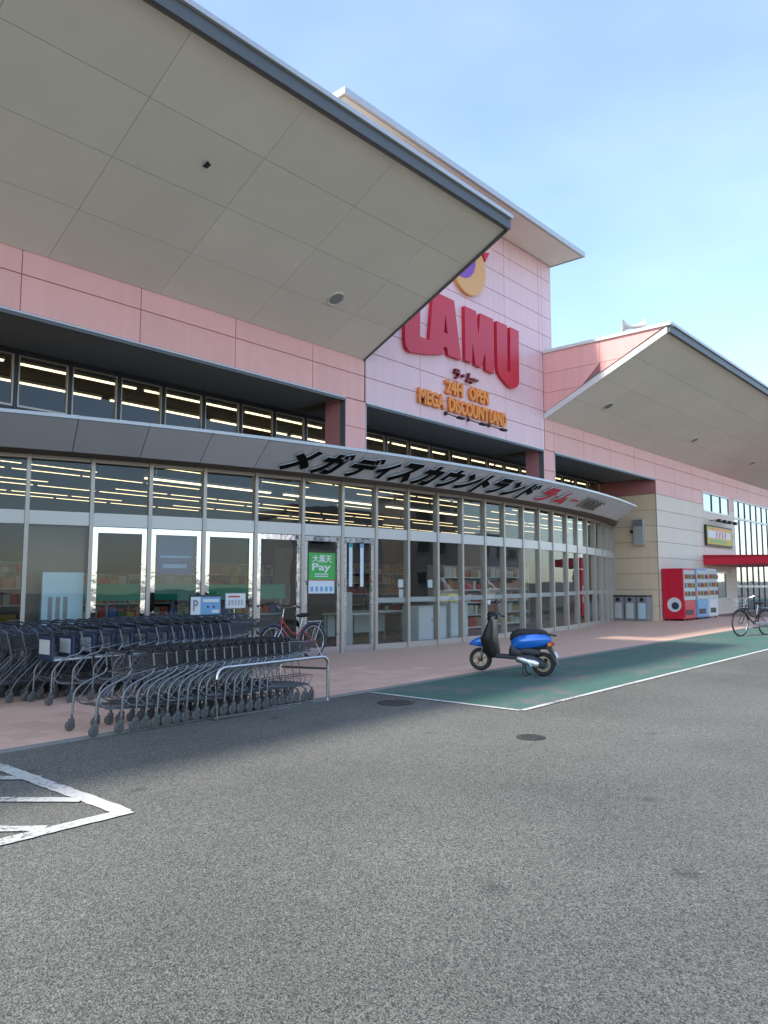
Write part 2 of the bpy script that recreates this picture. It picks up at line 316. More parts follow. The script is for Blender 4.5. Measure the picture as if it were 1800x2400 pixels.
stripe('lane_marking', (7.76, CURB - .05), (7.76, 4.80), .075); stripe('lane_marking', (7.78, 4.78), (60, 4.78), .075, .0085)
stripe('parking_marking', (2.76, 4.72), (2.76, 6.85), .13); stripe('parking_marking', (2.80, 4.72), (-4, 4.80), .13, .0085)
for (xa, ya), (xb, yb) in (((2.80, 6.04), (1.55, 7.46)), ((2.72, 5.20), (.9, 7.4)), ((2.26, 4.78), (.2, 7.2))):
    stripe('parking_marking', (xa, ya), (xb, yb), .11, .0095)
def manhole(x, y, r, label):
    t = thing('manhole_cover', label, 'manhole cover', (x, y, gz(x) + .002))
    MB().lathe([(r + .018, 0), (r + .018, .008), (r + .004, .009), (r + .004, 0)], 'z', (0, 0, 0), 28, loop=True).build('rim', 'iron', t)
    c = MB(); c.lathe([(r, 0), (r, .010)], 'z', (0, 0, 0), 28)
    for i in range(-4, 5):
        for j in range(-4, 5):
            if math.hypot(i, j) * r / 4.6 < r * .9: px, py = i * r / 4.8, j * r / 4.8; c.box((px - r * .07, py - r * .07, .010), (px + r * .07, py + r * .07, .014))
    c.build('cover', 'iron', t)
manhole(6.53, 3.92, .12, 'round iron manhole cover alone in the open asphalt'); manhole(7.31, 6.28, .21, 'larger round iron manhole cover close to the corner of the green lane')
manhole(7.35, 8.3, .15, 'iron cover set in the tiles right of the cart rail')

# ------------------------------------------------------------------ the store
store = thing('store_building', 'pink discount store with a bowed glass front, wing canopies and a tower', 'store')
YW = 10.83; YB = 12.62; CX, CYC, RG = 16.89, 43.53, 32.57
ZT = 3.74
def arcY(x, r=RG): return CYC - sqrt(r * r - (x - CX) ** 2)
def wall_part(name, joint, x0, x1, zs, xs, m, y=YW, holes=(), th=.16):
    b = MB(); b.box((x0, y + .018, min(zs)), (x1, y + th, max(zs))); p = b.build(name, joint, store)
    xs = sorted([x for x in xs if x0 + .02 < x < x1 - .02] + [x0, x1]); zs = sorted(zs)
    for i in range(len(xs) - 1):
        for j in range(len(zs) - 1):
            mm = m(zs[j], zs[j + 1]) if callable(m) else m
            g = .006; q = MB(); q.bev((xs[i] + g, y, zs[j] + g), (xs[i + 1] - g, y + .02, zs[j + 1] - g), .005); q.build('wall_panel', mm, p)
    return p
Z0 = 5.35; RT = 8.10
# left wing band above the recess
wall_part('wall', 'joint', 2.0, 11.60, [Z0 + .035, 5.93, 6.5], [4.47 + 1.88 * k for k in range(-1, 4)], 'pink')
# tower face
wall_part('wall', 'joint', 11.64, 19.08, [Z0 + .035] + [5.93 + .56 * k for k in range(0, 9)] + [10.92], [13.49, 15.29, 17.09, 18.89], 'pink_pale', y=YW + .01)
wall_part('wall', 'joint', 19.08, 19.62, [8.17, 8.73, 9.29, 9.85, 10.41, 10.92], [], 'pink_pale', y=YW + .01)
# right wing band, pink over cream
XR0, XR1, XC = 19.09, 60.0, 26.86
wall_part('wall', 'joint', XR0, XC, [Z0 + .035, 5.93, 6.45], [19.62 + 1.82 * k for k in range(0, 5)], 'pink')
xs_r = [XC + 1.82 * k for k in range(1, 10)]
zr = [0.28, .85, 1.42, 1.99, 2.56, 3.13, 3.70, 4.27, 4.84]
wall_part('wall', 'joint', XC, 45, [5.38, 5.93, 6.45], xs_r, 'pink')
wall_part('wall', 'joint', XC, 31.62, [4.84, 5.38], xs_r, 'pink'); wall_part('wall', 'joint', 34.86, 35.42, [4.84, 5.38], [], 'pink')
wall_part('wall', 'joint_cream', XC, 31.62, zr, [], 'cream_pale'); wall_part('wall', 'joint_cream', 34.86, 35.42, zr, [], 'cream_pale')
wall_part('wall', 'joint_cream', 31.62, 34.86, [0.3, 1.0], [], 'cream_pale'); wall_part('wall', 'joint_cream', 31.62, 32.75, [1.0, 2.15], [], 'cream_pale'); wall_part('wall', 'joint_cream', 34.1, 34.86, [1.0, 2.15], [], 'cream_pale')
wall_part('wall', 'joint_cream', 31.62, 34.86, [2.15, 2.56, 3.13, 3.70, 4.27, 4.55], [], 'cream_pale')
wall_part('wall', 'joint', 45, 60, [0.3, 2, 4, 6.45], [48, 52, 56], 'pink')
# side wall of the right wing facing the recess (x = XC), pink over cream
sw = MB(); sw.box((XC + .018, YW + .165, .25), (XC + .16, 13.4, Z0 + .03)); swo = sw.build('side_wall', 'joint_cream', store)
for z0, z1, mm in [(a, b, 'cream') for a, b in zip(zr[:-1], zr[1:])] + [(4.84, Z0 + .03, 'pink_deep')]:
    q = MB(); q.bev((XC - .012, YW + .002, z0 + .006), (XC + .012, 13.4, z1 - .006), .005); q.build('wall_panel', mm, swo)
MB().bev((XC - .018, YW - .008, .3), (XC + .02, YW + .014, Z0), .006).build('corner_trim', 'joint_cream', store)
# rear shell that closes the volume
sh = MB(); sh.box((-8, 46, -1), (60, 46.2, 8.0)); sh.build('rear_wall', 'in_wall', store)
sh = MB(); sh.box((-8.2, YW + .2, -1), (-8, 46, 8.0)); sh.box((60, YW + .2, -1), (60.2, 46, 8.0)); sh.build('end_wall', 'in_wall', store)
sh = MB(); sh.box((-8, YW, 0), (1.98, YW + .2, 6.4)); sh.box((1.8, YW + .2, 0), (1.98, 14, 6.4)); sh.build('front_wall', 'cream', store)
sh = MB(); sh.box((-8, YB + .15, 6.06), (60, 46, 6.2)); sh.build('ceiling', 'in_ceiling', store)
sh = MB(); sh.box((-8, YW + .2, 8.0), (60, 46, 8.12)); sh.build('roof', 'grey', store)
sh = MB(); sh.box((11.64, YW + .2, 8.0), (11.84, 22, 10.92)); sh.box((19.42, YW + .2, 8.0), (19.62, 22, 10.92)); sh.box((11.84, 21.8, 8.0), (19.42, 22, 10.92)); sh.build('tower_side_wall', 'pink_pale', store)
sh = MB(); sh.box((XC + .17, 13.2, 0), (60, 13.4, 6.05)); sh.build('partition', 'in_wall', store)
fl = MB(); xs = [2 + .5 * k for k in range(50)] + [27.2, 60]
fl.add([(x, arcY(x) + .03 if x < 27 else 10.95, gz(x) + .02) for x in xs] + [(x, 46, gz(x) + .02) for x in xs], [(i, i + 1, 53 + i, 52 + i) for i in range(51)]); struct(fl.build('store_floor', 'in_floor'))
# columns between the recesses
for x0, x1 in ((11.03, 11.64), (19.0, 19.62)):
    b = MB(); b.box((x0 + .01, YW + .03, 4.1), (x1 - .01, YW + .58, Z0 + .03)); c = b.build('column', 'pink', store)
    for z0, z1 in ((4.1, 4.8), (4.8, Z0 + .03)):
        MB().bev((x0, YW + .002, z0 + .005), (x1, YW + .028, z1 - .005), .005).build('wall_panel', 'pink' if x0 < 15 else 'pink', c)
    MB().box((x0 - .015, YW - .006, 4.1), (x0 - .002, YW + .14, Z0)).build('column_trim', 'fascia_dark', c)
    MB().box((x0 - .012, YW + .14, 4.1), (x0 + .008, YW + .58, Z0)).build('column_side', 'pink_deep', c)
    MB().box((x1 + .002, YW - .006, 4.1), (x1 + .015, YW + .06, Z0)).build('column_trim', 'trim_light', c)
# recess soffits, head trims, clerestory
for x0, x1 in ((2.0, 11.03), (11.64, 19.0), (19.62, XC)):
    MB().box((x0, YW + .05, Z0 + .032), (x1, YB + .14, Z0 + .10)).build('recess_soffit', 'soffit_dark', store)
    MB().bev((x0, YW - .02, Z0 + .004), (x1, YW + .03, Z0 + .034), .004).build('head_trim', 'trim_light', store)
    MB().box((x0, YW - .012, Z0 - .045), (x1, YW + .05, Z0 + .002)).build('drip_trim', 'fascia_dark', store)
wx = [2.45 + .91 * k for k in range(0, 28)]
for k in range(len(wx) - 1):
    a, b = wx[k], wx[k + 1]
    if b > XC: continue
    f = MB(); f.box((a - .035, YB - .04, 4.15), (a + .035, YB + .06, Z0 + .03)); f.box((a + .035, YB - .02, Z0 - .06), (b - .035, YB + .05, Z0 + .03)); f.box((a + .035, YB - .02, 4.15), (b - .035, YB + .05, 4.42))
    wo = f.build('clerestory_window', 'dark_frame', store)
    s_ = MB()
    for q in ((a + .036, a + .06, 4.42, Z0 - .065), (b - .06, b - .036, 4.42, Z0 - .065), (a + .061, b - .061, 4.42, 4.455), (a + .061, b - .061, Z0 - .08, Z0 - .065)): s_.box((q[0], YB - .035, q[2]), (q[1], YB + .02, q[3]))
    s_.build('window_frame', 'alu', wo)
    MB().box((a + .061, YB - .008, 4.457), (b - .061, YB, Z0 - .082)).build('pane', 'glass', wo)
# bowed glass front
mx = [3.72, 4.68, 5.62, 6.58, 7.53, 8.5, 9.52, 10.55, 11.51, 12.41, 13.36, 14.33, 15.23, 16.15, 17.02, 17.98, 18.9, 19.79, 20.80, 21.70, 22.63, 23.55, 24.45, 25.32, 26.1, 26.80]
def obox(b, p, q, in0, in1, z0, z1):     # box along p->q (plan), between offsets in0..in1 along the inward normal
    d = (q - p).normalized(); n = Vector((-d.y, d.x))
    c = [p + n * in0, q + n * in0, q + n * in1, p + n * in1]
    b.hexa([(v.x, v.y, z0) for v in c] + [(v.x, v.y, z1) for v in c]); return b
MP = [Vector((x, arcY(x))) for x in mx]
DOORS = {3: 'glass', 4: 'glass_blue', 5: 'glass', 6: 'glass', 7: 'glass', 8: 'glass'}
for i, p in enumerate(MP):
    t = Vector((cos(math.asin((p.x - CX) / RG)), sin(math.asin((p.x - CX) / RG))))
    b = MB(); obox(b, p - t * .032, p + t * .032, -.075, .075, gz(p.x), ZT - .002); b.build('mullion', 'alu', store)
for i in range(len(MP) - 1):
    p, q = MP[i], MP[i + 1]; d = (q - p).normalized(); L_ = (q - p).length; a = p + d * .034; c = q - d * .034; g0 = gz(p.x)
    obox(MB(), a, c, -.05, .05, 2.56, 2.79).build('transom', 'alu_white', store)
    obox(MB(), a, c, -.045, .045, ZT - .07, ZT - .003).build('head_rail', 'alu', store)
    obox(MB(), a, c, -.006, .006, 2.792, ZT - .072).build('window_pane', 'glass', store)
    if i in DOORS:
        fr = MB(); w_ = .085
        obox(fr, a + d * .004, a + d * (.004 + w_), -.03, .03, g0 + .012, 2.55); obox(fr, c - d * (.004 + w_), c - d * .004, -.03, .03, g0 + .012, 2.55)
        obox(fr, a + d * (.006 + w_), c - d * (.006 + w_), -.03, .03, 2.45, 2.55); obox(fr, a + d * (.006 + w_), c - d * (.006 + w_), -.03, .03, g0 + .012, g0 + .16)
        do = fr.build('door', 'chrome', store); obox(MB(), a + d * (.007 + w_), c - d * (.007 + w_), -.005, .005, g0 + .162, 2.448).build('pane', DOORS[i], do)
    else:
        obox(MB(), a, c, -.045, .045, g0 + .002, g0 + .14).build('base_rail', 'alu', store)
        obox(MB(), a, c, -.006, .006, g0 + .142, 2.558).build('window_pane', 'glass', store)
        if i > 8: obox(MB(), a, c, .0075, .010, g0 + 1.02, g0 + 1.13).build('safety_strip', 'grey_light', store)
# canopy over the glass front: leaning fascia panels, ledge, roof
CE = 24.35
pj = [2.0, 3.05, 4.1, 5.15, 6.18, 7.2, 8.2, 9.2]
while pj[-1] < CE - 1.3: pj.append(pj[-1] + 1.02)
pj.append(CE)
def ringp(x, dr, z):
    th = math.asin((x - CX) / RG); return (CX + (RG + dr) * sin(th), CYC - (RG + dr) * cos(th), z)
cs = MB(); n = 60
for k in range(n + 1):
    x = 2 + (CE - 2) * k / n; cs.v += [ringp(x, 1.22, 4.17), ringp(x, .59, 3.745), ringp(x, -.06, 3.742), ringp(x, -.06, 4.17)]
for k in range(n): cs.f += [tuple(4 * k + j for j in (a, b_, b_ + 4, a + 4)) for a, b_ in ((0, 1), (1, 2), (2, 3), (3, 0))]
cs.f += [(0, 1, 2, 3), (4 * n, 4 * n + 1, 4 * n + 2, 4 * n + 3)]
can = cs.build('canopy', 'brown_panel', store)
cs = MB()
for k in range(9):
    x = CE + (26.84 - CE) * k / 8; f = 1 - .75 * (k / 8) ** .8; cs.v += [ringp(x - .0, .12 + 1.08 * f * (1 - k / 8 * .4), 4.15), ringp(x, .05 + .5 * (1 - k / 10), 3.76), ringp(x, -.06, 3.742), ringp(x, -.06, 4.15)]
for k in range(8): cs.f += [tuple(4 * k + j for j in (a, b_, b_ + 4, a + 4)) for a, b_ in ((0, 1), (1, 2), (2, 3), (3, 0))]
cs.f += [(0, 1, 2, 3), (32, 33, 34, 35)]
cs.build('canopy_end', 'brown_panel', can)
ct = MB(); xs = [2 + (CE - 2) * k / 60 for k in range(61)]
for x in xs: ct.v += [ringp(x, 1.20, 4.178), (ringp(x, 1.2, 0)[0], 13.3, 4.178), ringp(x, 1.20, 4.192), (ringp(x, 1.2, 0)[0], 13.3, 4.21)]
for k in range(60): ct.f += [(4 * k, 4 * k + 1, 4 * k + 5, 4 * k + 4), (4 * k + 2, 4 * k + 3, 4 * k + 7, 4 * k + 6)]
ct.build('canopy_roof', 'grey_light', can)
for k in range(len(pj) - 1):
    m_ = MB(); S_ = 4
    for s_ in range(S_ + 1):
        x = pj[k] + .006 + (pj[k + 1] - pj[k] - .012) * s_ / S_
        m_.v += [ringp(x, 1.245, 4.155), ringp(x, .605, 3.735), ringp(x, .575, 3.745), ringp(x, 1.215, 4.17)]
    for s_ in range(S_): m_.f += [tuple(4 * s_ + j for j in (a, b_, b_ + 4, a + 4)) for a, b_ in ((0, 1), (1, 2), (2, 3), (3, 0))]
    m_.f += [(0, 1, 2, 3), (4 * S_, 4 * S_ + 1, 4 * S_ + 2, 4 * S_ + 3)]
    m_.build('fascia_panel', 'canopy_grey', can)
    e = MB()
    for s_ in range(S_ + 1):
        x = pj[k] + .002 + (pj[k + 1] - pj[k] - .004) * s_ / S_; e.v += [ringp(x, 1.265, 4.16), ringp(x, 1.265, 4.215), ringp(x, 1.16, 4.225), ringp(x, 1.16, 4.195)]
    for s_ in range(S_): e.f += [tuple(4 * s_ + j for j in (a, b_, b_ + 4, a + 4)) for a, b_ in ((0, 1), (1, 2), (2, 3), (3, 0))]
    e.f += [(0, 1, 2, 3), (4 * S_, 4 * S_ + 1, 4 * S_ + 2, 4 * S_ + 3)]
    e.build('edge_trim', 'trim_light', can)
# wing canopies: flat roof, rising soffit of boards, fascia
YO = 7.24; ZI = 6.27; ZO = 8.03
def wing(x0, x1, seams, lights, left_end=False):
    b = MB(); b.prism([(YW + .15, ZI + .05), (YO, ZO + .03), (YO, 8.17), (YW + .15, 8.17)], lambda y, z: (x0 + .03, y, z), lambda y, z: (x1 - .03, y, z)); wg = b.build('wing_canopy', 'soffit_joint', store)
    xs = sorted([x0] + [s for s in seams if x0 + .1 < s < x1 - .1] + [x1]); NR = 4
    L_ = Vector((0, YO + .06 - YW, ZO - .03 - ZI)); nrm = Vector((0, -(ZO - ZI), YO - YW)).normalized()
    if nrm.z > 0: nrm = -nrm
    nn = nrm * .012
    for i in range(len(xs) - 1):
        for r in range(NR):
            off = .0 
            p0 = Vector((0, YW - .003, ZI + .02)) + L_ * (r / NR + (.0009)); p1 = Vector((0, YW - .003, ZI + .02)) + L_ * ((r + 1) / NR - .0009)
            g = .003; q = MB(); A = [(xs[i] + g, p0), (xs[i + 1] - g, p0), (xs[i + 1] - g, p1), (xs[i] + g, p1)]
            q.hexa([(x, p.y, p.z) for x, p in A] + [(x, p.y + nn.y, p.z + nn.z) for x, p in A]); q.build('soffit_board', 'soffit', wg)
    # front fascia and its trim
    MB().bev((x0 - .02, YO - .07, ZO - .05), (x1 + .02, YO, 8.165), .006).build('fascia', 'fascia_dark', wg)
    MB().bev((x0 - .03, YO - .12, 8.168), (x1 + .03, YO + .25, 8.245), .008).build('roof_edge', 'trim_light', wg)
    # raking end fascias
    for xe, s_ in ((x0, -1), (x1, 1)):
        if xe < 3 or xe > 50: continue
        k = (ZO - ZI) / (YO - YW); Q = [(YW, ZI - .02), (YO + .005, ZO - .06), (YO + .005, ZO + .10), (YW, ZI + .15)]
        e = MB(); a0, a1 = (xe - .035, xe - .002) if s_ < 0 else (xe + .002, xe + .035)
        e.prism(Q, lambda y, z: (a0, y, z), lambda y, z: (a1, y, z)); e.build('end_fascia', 'trim_white' if s_ < 0 else 'fascia_dark', wg)
        g = MB(); g.prism([(YW + .0, ZI + .16), (YO + .3, 8.165 - .0), (YW + .0, 8.165)], lambda y, z: (xe - .004, y, z), lambda y, z: (xe + .03, y, z)); gp = g.build('gable', 'joint', wg)
        if s_ < 0:
            yv = lambda z: YW + (z - (ZI + .16)) * (YO - YW) / (ZO - ZI) + .0
            zz = [6.47, 7.0, 7.56, 8.15]
            for j in range(3):
                for (ya, yb) in ((9.1, YW - .004), (7.2, 9.09)):
                    z0, z1 = zz[j] + .005, zz[j + 1] - .005
                    lo = lambda z: max(ya, yv(z) + .01)
                    if lo(z1) > yb - .02: continue
                    P = [(min(lo(z0), yb - .001), z0), (lo(z1), z1), (yb, z1), (yb, z0)]
                    if lo(z0) > yb: P = [(yb - .001, ZI + .17 + (YW - yb) * (ZO - ZI) / (YW - YO)), (lo(z1), z1), (yb, z1)]
                    q = MB(); q.prism(P, lambda y, z: (xe - .022, y, z), lambda y, z: (xe - .002, y, z)); q.build('wall_panel', 'pink', gp)
            MB().bev((xe - .07, YO - .1, 8.15), (xe + .12, YW, 8.24), .006).build('roof_edge', 'trim_white', wg)
    for lx in lights:
        c = Vector((lx, 9.765, ZI + .02 + (9.765 - YW) * (ZO - .05 - ZI) / (YO + .06 - YW))); d = MB(); n_ = nrm
        a = Vector((1, 0, 0)); bb = n_.cross(a)
        def ringv(r, h): return [c + a * (r * cos(2 * pi * k / 24)) + bb * (r * sin(2 * pi * k / 24)) + n_ * h for k in range(24)]
        dl = MB().loft([ringv(.17, .0), ringv(.17, .028), ringv(.145, .028), ringv(.135, .014)]).build('downlight', 'trim_white', wg)
        sl = MB()
        for k in range(-3, 4):
            hw = sqrt(max(.128 ** 2 - (k * .036) ** 2, .0004)); p0 = c + a * (k * .036) - bb * hw + n_ * .02; p1 = c + a * (k * .036) + bb * hw + n_ * .02; sl.tube([p0, p1], .009, 5)
        sl.build('louvre', 'grey', dl)
    return wg
wgl = wing(-14.0, 11.55, [4.87 - .05 + 1.84 * k for k in range(-10, 4)], [2.9, 9.68])
wgr = wing(19.09, 60, [19.09 + 1.84 * k for k in range(1, 22)], [20.92, 27.9, 34.74, 41.6])
hb = MB(); hb.add([(5.94, 8.52, 7.384), (6.02, 8.55, 7.368), (6.0, 8.62, 7.335), (5.92, 8.62, 7.335)], [(0, 1, 2, 3)]); hb.v = [(x, y, z - .02) for x, y, z in hb.v]; hb.build('torn_patch', 'black', wgl)
# tower canopy
b = MB(); b.box((9.9, 9.79, 10.93), (19.64, 23, 11.03)); tcn = b.build('tower_canopy', 'soffit_joint', store)
for i in range(5):
    for (ya, yb) in ((9.83, YW - .005),):
        xa = 9.94 + i * 1.932; MB().box((xa + .003, ya, 10.918), (xa + 1.928, yb, 10.928)).build('soffit_board', 'soffit', tcn)
MB().box((9.94, YW, 10.918), (11.62, 23, 10.928)).build('soffit_board', 'soffit', tcn)
MB().bev((9.86, 9.74, 10.91), (19.68, 9.787, 11.05), .006).build('fascia', 'trim_light', tcn); MB().bev((19.643, 9.79, 10.91), (19.68, 23, 11.05), .006).build('fascia', 'trim_light', tcn); MB().bev((9.86, 9.79, 10.91), (9.897, 23, 11.05), .006).build('fascia', 'trim_white', tcn)
# right wing windows
def grid_window(x0, x1, z0, z1, xs, zt, gm, name='window'):
    f = MB(); f.box((x0, YW - .01, z0), (x0 + .05, YW + .08, z1)); f.box((x1 - .05, YW - .01, z0), (x1, YW + .08, z1)); f.box((x0 + .051, YW - .01, z1 - .06), (x1 - .051, YW + .08, z1)); f.box((x0 + .051, YW - .01, z0), (x1 - .051, YW + .08, z0 + .07))
    zt = sorted(zt); wo = f.build(name, 'alu_white', store); E_ = [x0 + .05] + xs + [x1 - .05]
    for x in xs: MB().box((x - .03, YW + .0, z0 + .072), (x + .03, YW + .07, z1 - .062)).build('mullion', 'dark_frame', wo)
    for z in zt:
        for i in range(len(E_) - 1): MB().box((E_[i] + .034, YW - .004, z - .05), (E_[i + 1] - .034, YW + .06, z + .05)).build('transom', 'alu_white', wo)
    Zs = [z0 + .07] + zt + [z1 - .06]
    for i in range(len(E_) - 1):
        for j in range(len(Zs) - 1):
            MB().box((E_[i] + .034, YW + .03, Zs[j] + (.052 if j else .004)), (E_[i + 1] - .034, YW + .04, Zs[j + 1] - (.052 if j < len(Zs) - 2 else .004))).build('pane', gm, wo)
    return wo
grid_window(31.62, 34.86, 4.55, 5.38, [32.7, 33.78], [], 'glass_wing'); grid_window(35.42, 45, .4, 5.38, [36.2 + .86 * k for k in range(10)], [4.55, 1.55], 'glass_wing')
grid_window(32.75, 34.1, 1.0, 2.15, [], [], 'glass_wing')
# entrance awning of the right wing
aw = MB(); aw.prism([(YW - .01, 2.40), (7.4, 2.42), (7.4, 2.72), (YW - .01, 2.80)], lambda y, z: (31.4, y, z), lambda y, z: (36.5, y, z)); awn = tag(aw.build('awning', 'red_sign'), 'flat red awning jutting from the cream wall over a doorway', 'awning')
MB().bev((31.36, 7.35, 2.70), (36.54, YW - .02, 2.725), .004).build('edge_band', 'dark_red', awn)

# ------------------------------------------------------------------ signs
LA = [(12.83, 8.44), (13.36, 8.44), (13.36, 7.22), (13.71, 7.22), (13.87, 8.45), (14.69, 8.45), (14.96, 7.03), (14.45, 7.03), (14.39, 7.20), (14.26, 7.20), (14.24, 7.00), (13.60, 6.86), (13.04, 6.78), (12.93, 6.81), (12.86, 6.89), (12.83, 7.03)]  # LAMU and logo outlines traced from image pixels, then scaled about the camera
HO = [(14.34, 8.00), (14.27, 7.55), (14.42, 7.55)]
LM = [(15.13, 8.44), (15.62, 8.44), (15.71, 7.86), (15.82, 8.44), (16.40, 8.44), (16.40, 6.99), (16.03, 7.01), (16.00, 7.46), (15.83, 7.03), (15.57, 7.04), (15.45, 7.60), (15.42, 7.06), (15.14, 7.07)]
LU = [(16.56, 8.44), (17.06, 8.44), (17.04, 7.27), (17.08, 7.19), (17.18, 7.20), (17.21, 8.44), (17.64, 8.44), (17.62, 7.03), (17.59, 6.94), (17.51, 6.86), (17.36, 6.80), (17.21, 6.78), (17.00, 6.84), (16.75, 6.96), (16.61, 7.08), (16.56, 7.23)]
def letter(name, poly, hole, y0, y1, m, parent):
    bm = bmesh.new(); loops = []
    for P in [poly] + ([hole] if hole else []):
        vs_ = [bm.verts.new((x, y0, z)) for x, z in P]; loops += [bm.edges.new((vs_[i], vs_[(i + 1) % len(vs_)])) for i in range(len(vs_))]
    bmesh.ops.triangle_fill(bm, use_beauty=True, use_dissolve=False, edges=loops)
    r = bmesh.ops.extrude_face_region(bm, geom=bm.faces[:]); bmesh.ops.translate(bm, verts=[g for g in r['geom'] if isinstance(g, bmesh.types.BMVert)], vec=(0, y1 - y0, 0))
    bmesh.ops.recalc_face_normals(bm, faces=bm.faces[:]); me = bpy.data.meshes.new(name); bm.to_mesh(me); bm.free(); me.materials.append(MATS[m]); return link(name, me, parent)
sg = thing('store_sign', 'big red raised letters reading LAMU with a round logo on the pale tower', 'sign', (0, 0, 0))
for P, H in ((LA, HO), (LM, None), (LU, None)): letter('letter', P, H, YW - .09, YW + .008, 'red_sign', sg)
circ = lambda cx, cz, r, n=40: [(cx + r * cos(2 * pi * k / n), cz + r * sin(2 * pi * k / n)) for k in range(n)]
letter('logo_disc', circ(15.33, 9.53, .74), None, YW - .09, YW + .008, 'logo_yellow', sg)
letter('logo_inner', [(x, z) for x, z in circ(15.02, 9.75, .60)], None, YW - .098, YW - .091, 'logo_purple', sg)
letter('logo_tip', [(15.96, 10.10), (16.27, 10.18), (16.07, 9.88)], None, YW - .09, YW + .008, 'red_sign', sg)
s2 = thing('slogan_sign', 'small raised letters on the tower: red kana over orange 24H OPEN MEGA DISCOUNT LAND', 'sign')
text_obj('kana_lettering', 'ラ・ムー', .3, 'dark_red', s2, wallM(15.22, YW - .04, 6.66), width=.98, height=.25, extrude=.045, offset=.012)
text_obj('lettering', '24H', .3, 'orange', s2, wallM(14.72, YW - .04, 6.28), width=.70, height=.34, extrude=.03, offset=.013)
text_obj('lettering', 'OPEN', .3, 'orange', s2, wallM(15.76, YW - .04, 6.29), width=.84, height=.34, extrude=.03, offset=.013)
for t_, x_, w_ in (('MEGA', 13.84, .98), ('DISCOUNT', 15.33, 1.68), ('LAND', 16.62, .78)): text_obj('lettering', t_, .3, 'orange', s2, wallM(x_, YW - .04, 5.86), width=w_, height=.36, extrude=.03, offset=.013)
for o_, l_ in zip((14.41, 15.33, 16.23), ('left', 'middle', 'right')):
    t = thing('sign_lamp', 'black spot lamp on an arm under the orange slogan, %s' % {'left': 'nearest MEGA', 'middle': 'the middle one', 'right': 'nearest LAND'}[l_], 'lamp', (o_, YW, 5.62), 0, 'spot lamps under the slogan')
    MB().lathe([(.05, 0), (.05, -.04)], 'y', (0, 0, 0), 14).build('wall_plate', 'black', t); MB().tube(fillet([(0, -.03, 0), (0, -.25, -.10), (.03, -.42, -.16)], .06), .014, 6).build('arm', 'black', t)
    MB().bev((-.10, -.50, -.20), (.14, -.38, -.145), .02).build('lamp_head', 'black', t)
# kana on the canopy fascia
ks = thing('canopy_sign', 'black slanted katakana letters along the bowed grey canopy, ending in red kana', 'sign')
def fascM(x, lift=.05):
    th = math.asin((x - CX) / RG); T = Vector((cos(th), sin(th), 0)); O = Vector((sin(th), -cos(th), 0)); U = (O * .64 + Vector((0, 0, .42))).normalized(); Nn = T.cross(U)
    p = Vector(ringp(x, .925, 3.945)) + Nn * lift
    M = Matrix((T, U, Nn)).transposed().to_4x4(); M.translation = p; return M
CH = list('メガディスカウントランド'); CXs = [9.98, 10.66, 11.39, 11.93, 12.47, 13.13, 13.79, 14.42, 14.96, 15.52, 16.16, 16.80]
CW = [.62, .66, .68, .46, .62, .60, .58, .62, .42, .56, .60, .50]; CHh = [.56, .60, .58, .48, .58, .60, .58, .52, .58, .54, .54, .56]
def kana(c, x, w_, h_, m, lift=.036, off=.065):
    M = fascM(x, lift); o = text_obj('letter', c, 1.0, m, ks, M @ Matrix(((1, .38, 0, 0), (0, 1, 0, 0), (0, 0, 1, 0), (0, 0, 0, 1))), width=w_, height=h_, extrude=.014, offset=off)
    o.data.materials.append(MATS['trim_light']); N_ = M.to_3x3() @ Vector((0, 0, 1))
    for p_ in o.data.polygons:
        if p_.normal.dot(N_) < .6: p_.material_index = 1
for c, x, w_, h_ in zip(CH, CXs, CW, CHh): kana(c, x, w_ * .96, h_ * 1.12, 'letter_black')
for c, x, w_, h_ in (('ラ', 17.72, .66, .58), ('・', 18.22, .10, .10), ('ム', 18.62, .66, .52), ('ー', 19.32, .42, .09)): kana(c, x, w_, h_, 'red_sign')
for j, x in enumerate((20.02, 20.50, 20.98)):     # three small illegible characters
    st = MB(); M = fascM(x, .03) @ Matrix(((1, .5, 0, 0), (0, 1, 0, 0), (0, 0, 1, 0), (0, 0, 0, 1)))
    for (a, b_, c_, d_) in (((-.19, .14, .19, .18), (-.19, .02, .19, .05), (-.17, -.2, -.13, .2), (.12, -.2, .16, .2)), ((-.19, .12, .19, .16), (-.03, -.2, .02, .2), (-.17, -.2, -.13, .02), (.13, -.2, .17, .02)), ((-.19, .13, .19, .17), (-.18, -.2, -.14, .15), (-.06, -.2, .17, -.16), (.0, -.18, .04, .1)))[j]:
        st.add([M @ Vector((x_, y_, z_)) for z_ in (0, .05) for x_, y_ in ((a, b_), (c_, b_), (c_, d_), (a, d_))], [(0, 1, 2, 3), (4, 5, 6, 7), (0, 1, 5, 4), (1, 2, 6, 5), (2, 3, 7, 6), (3, 0, 4, 7)])
    st.build('letter', 'brown_panel', ks)
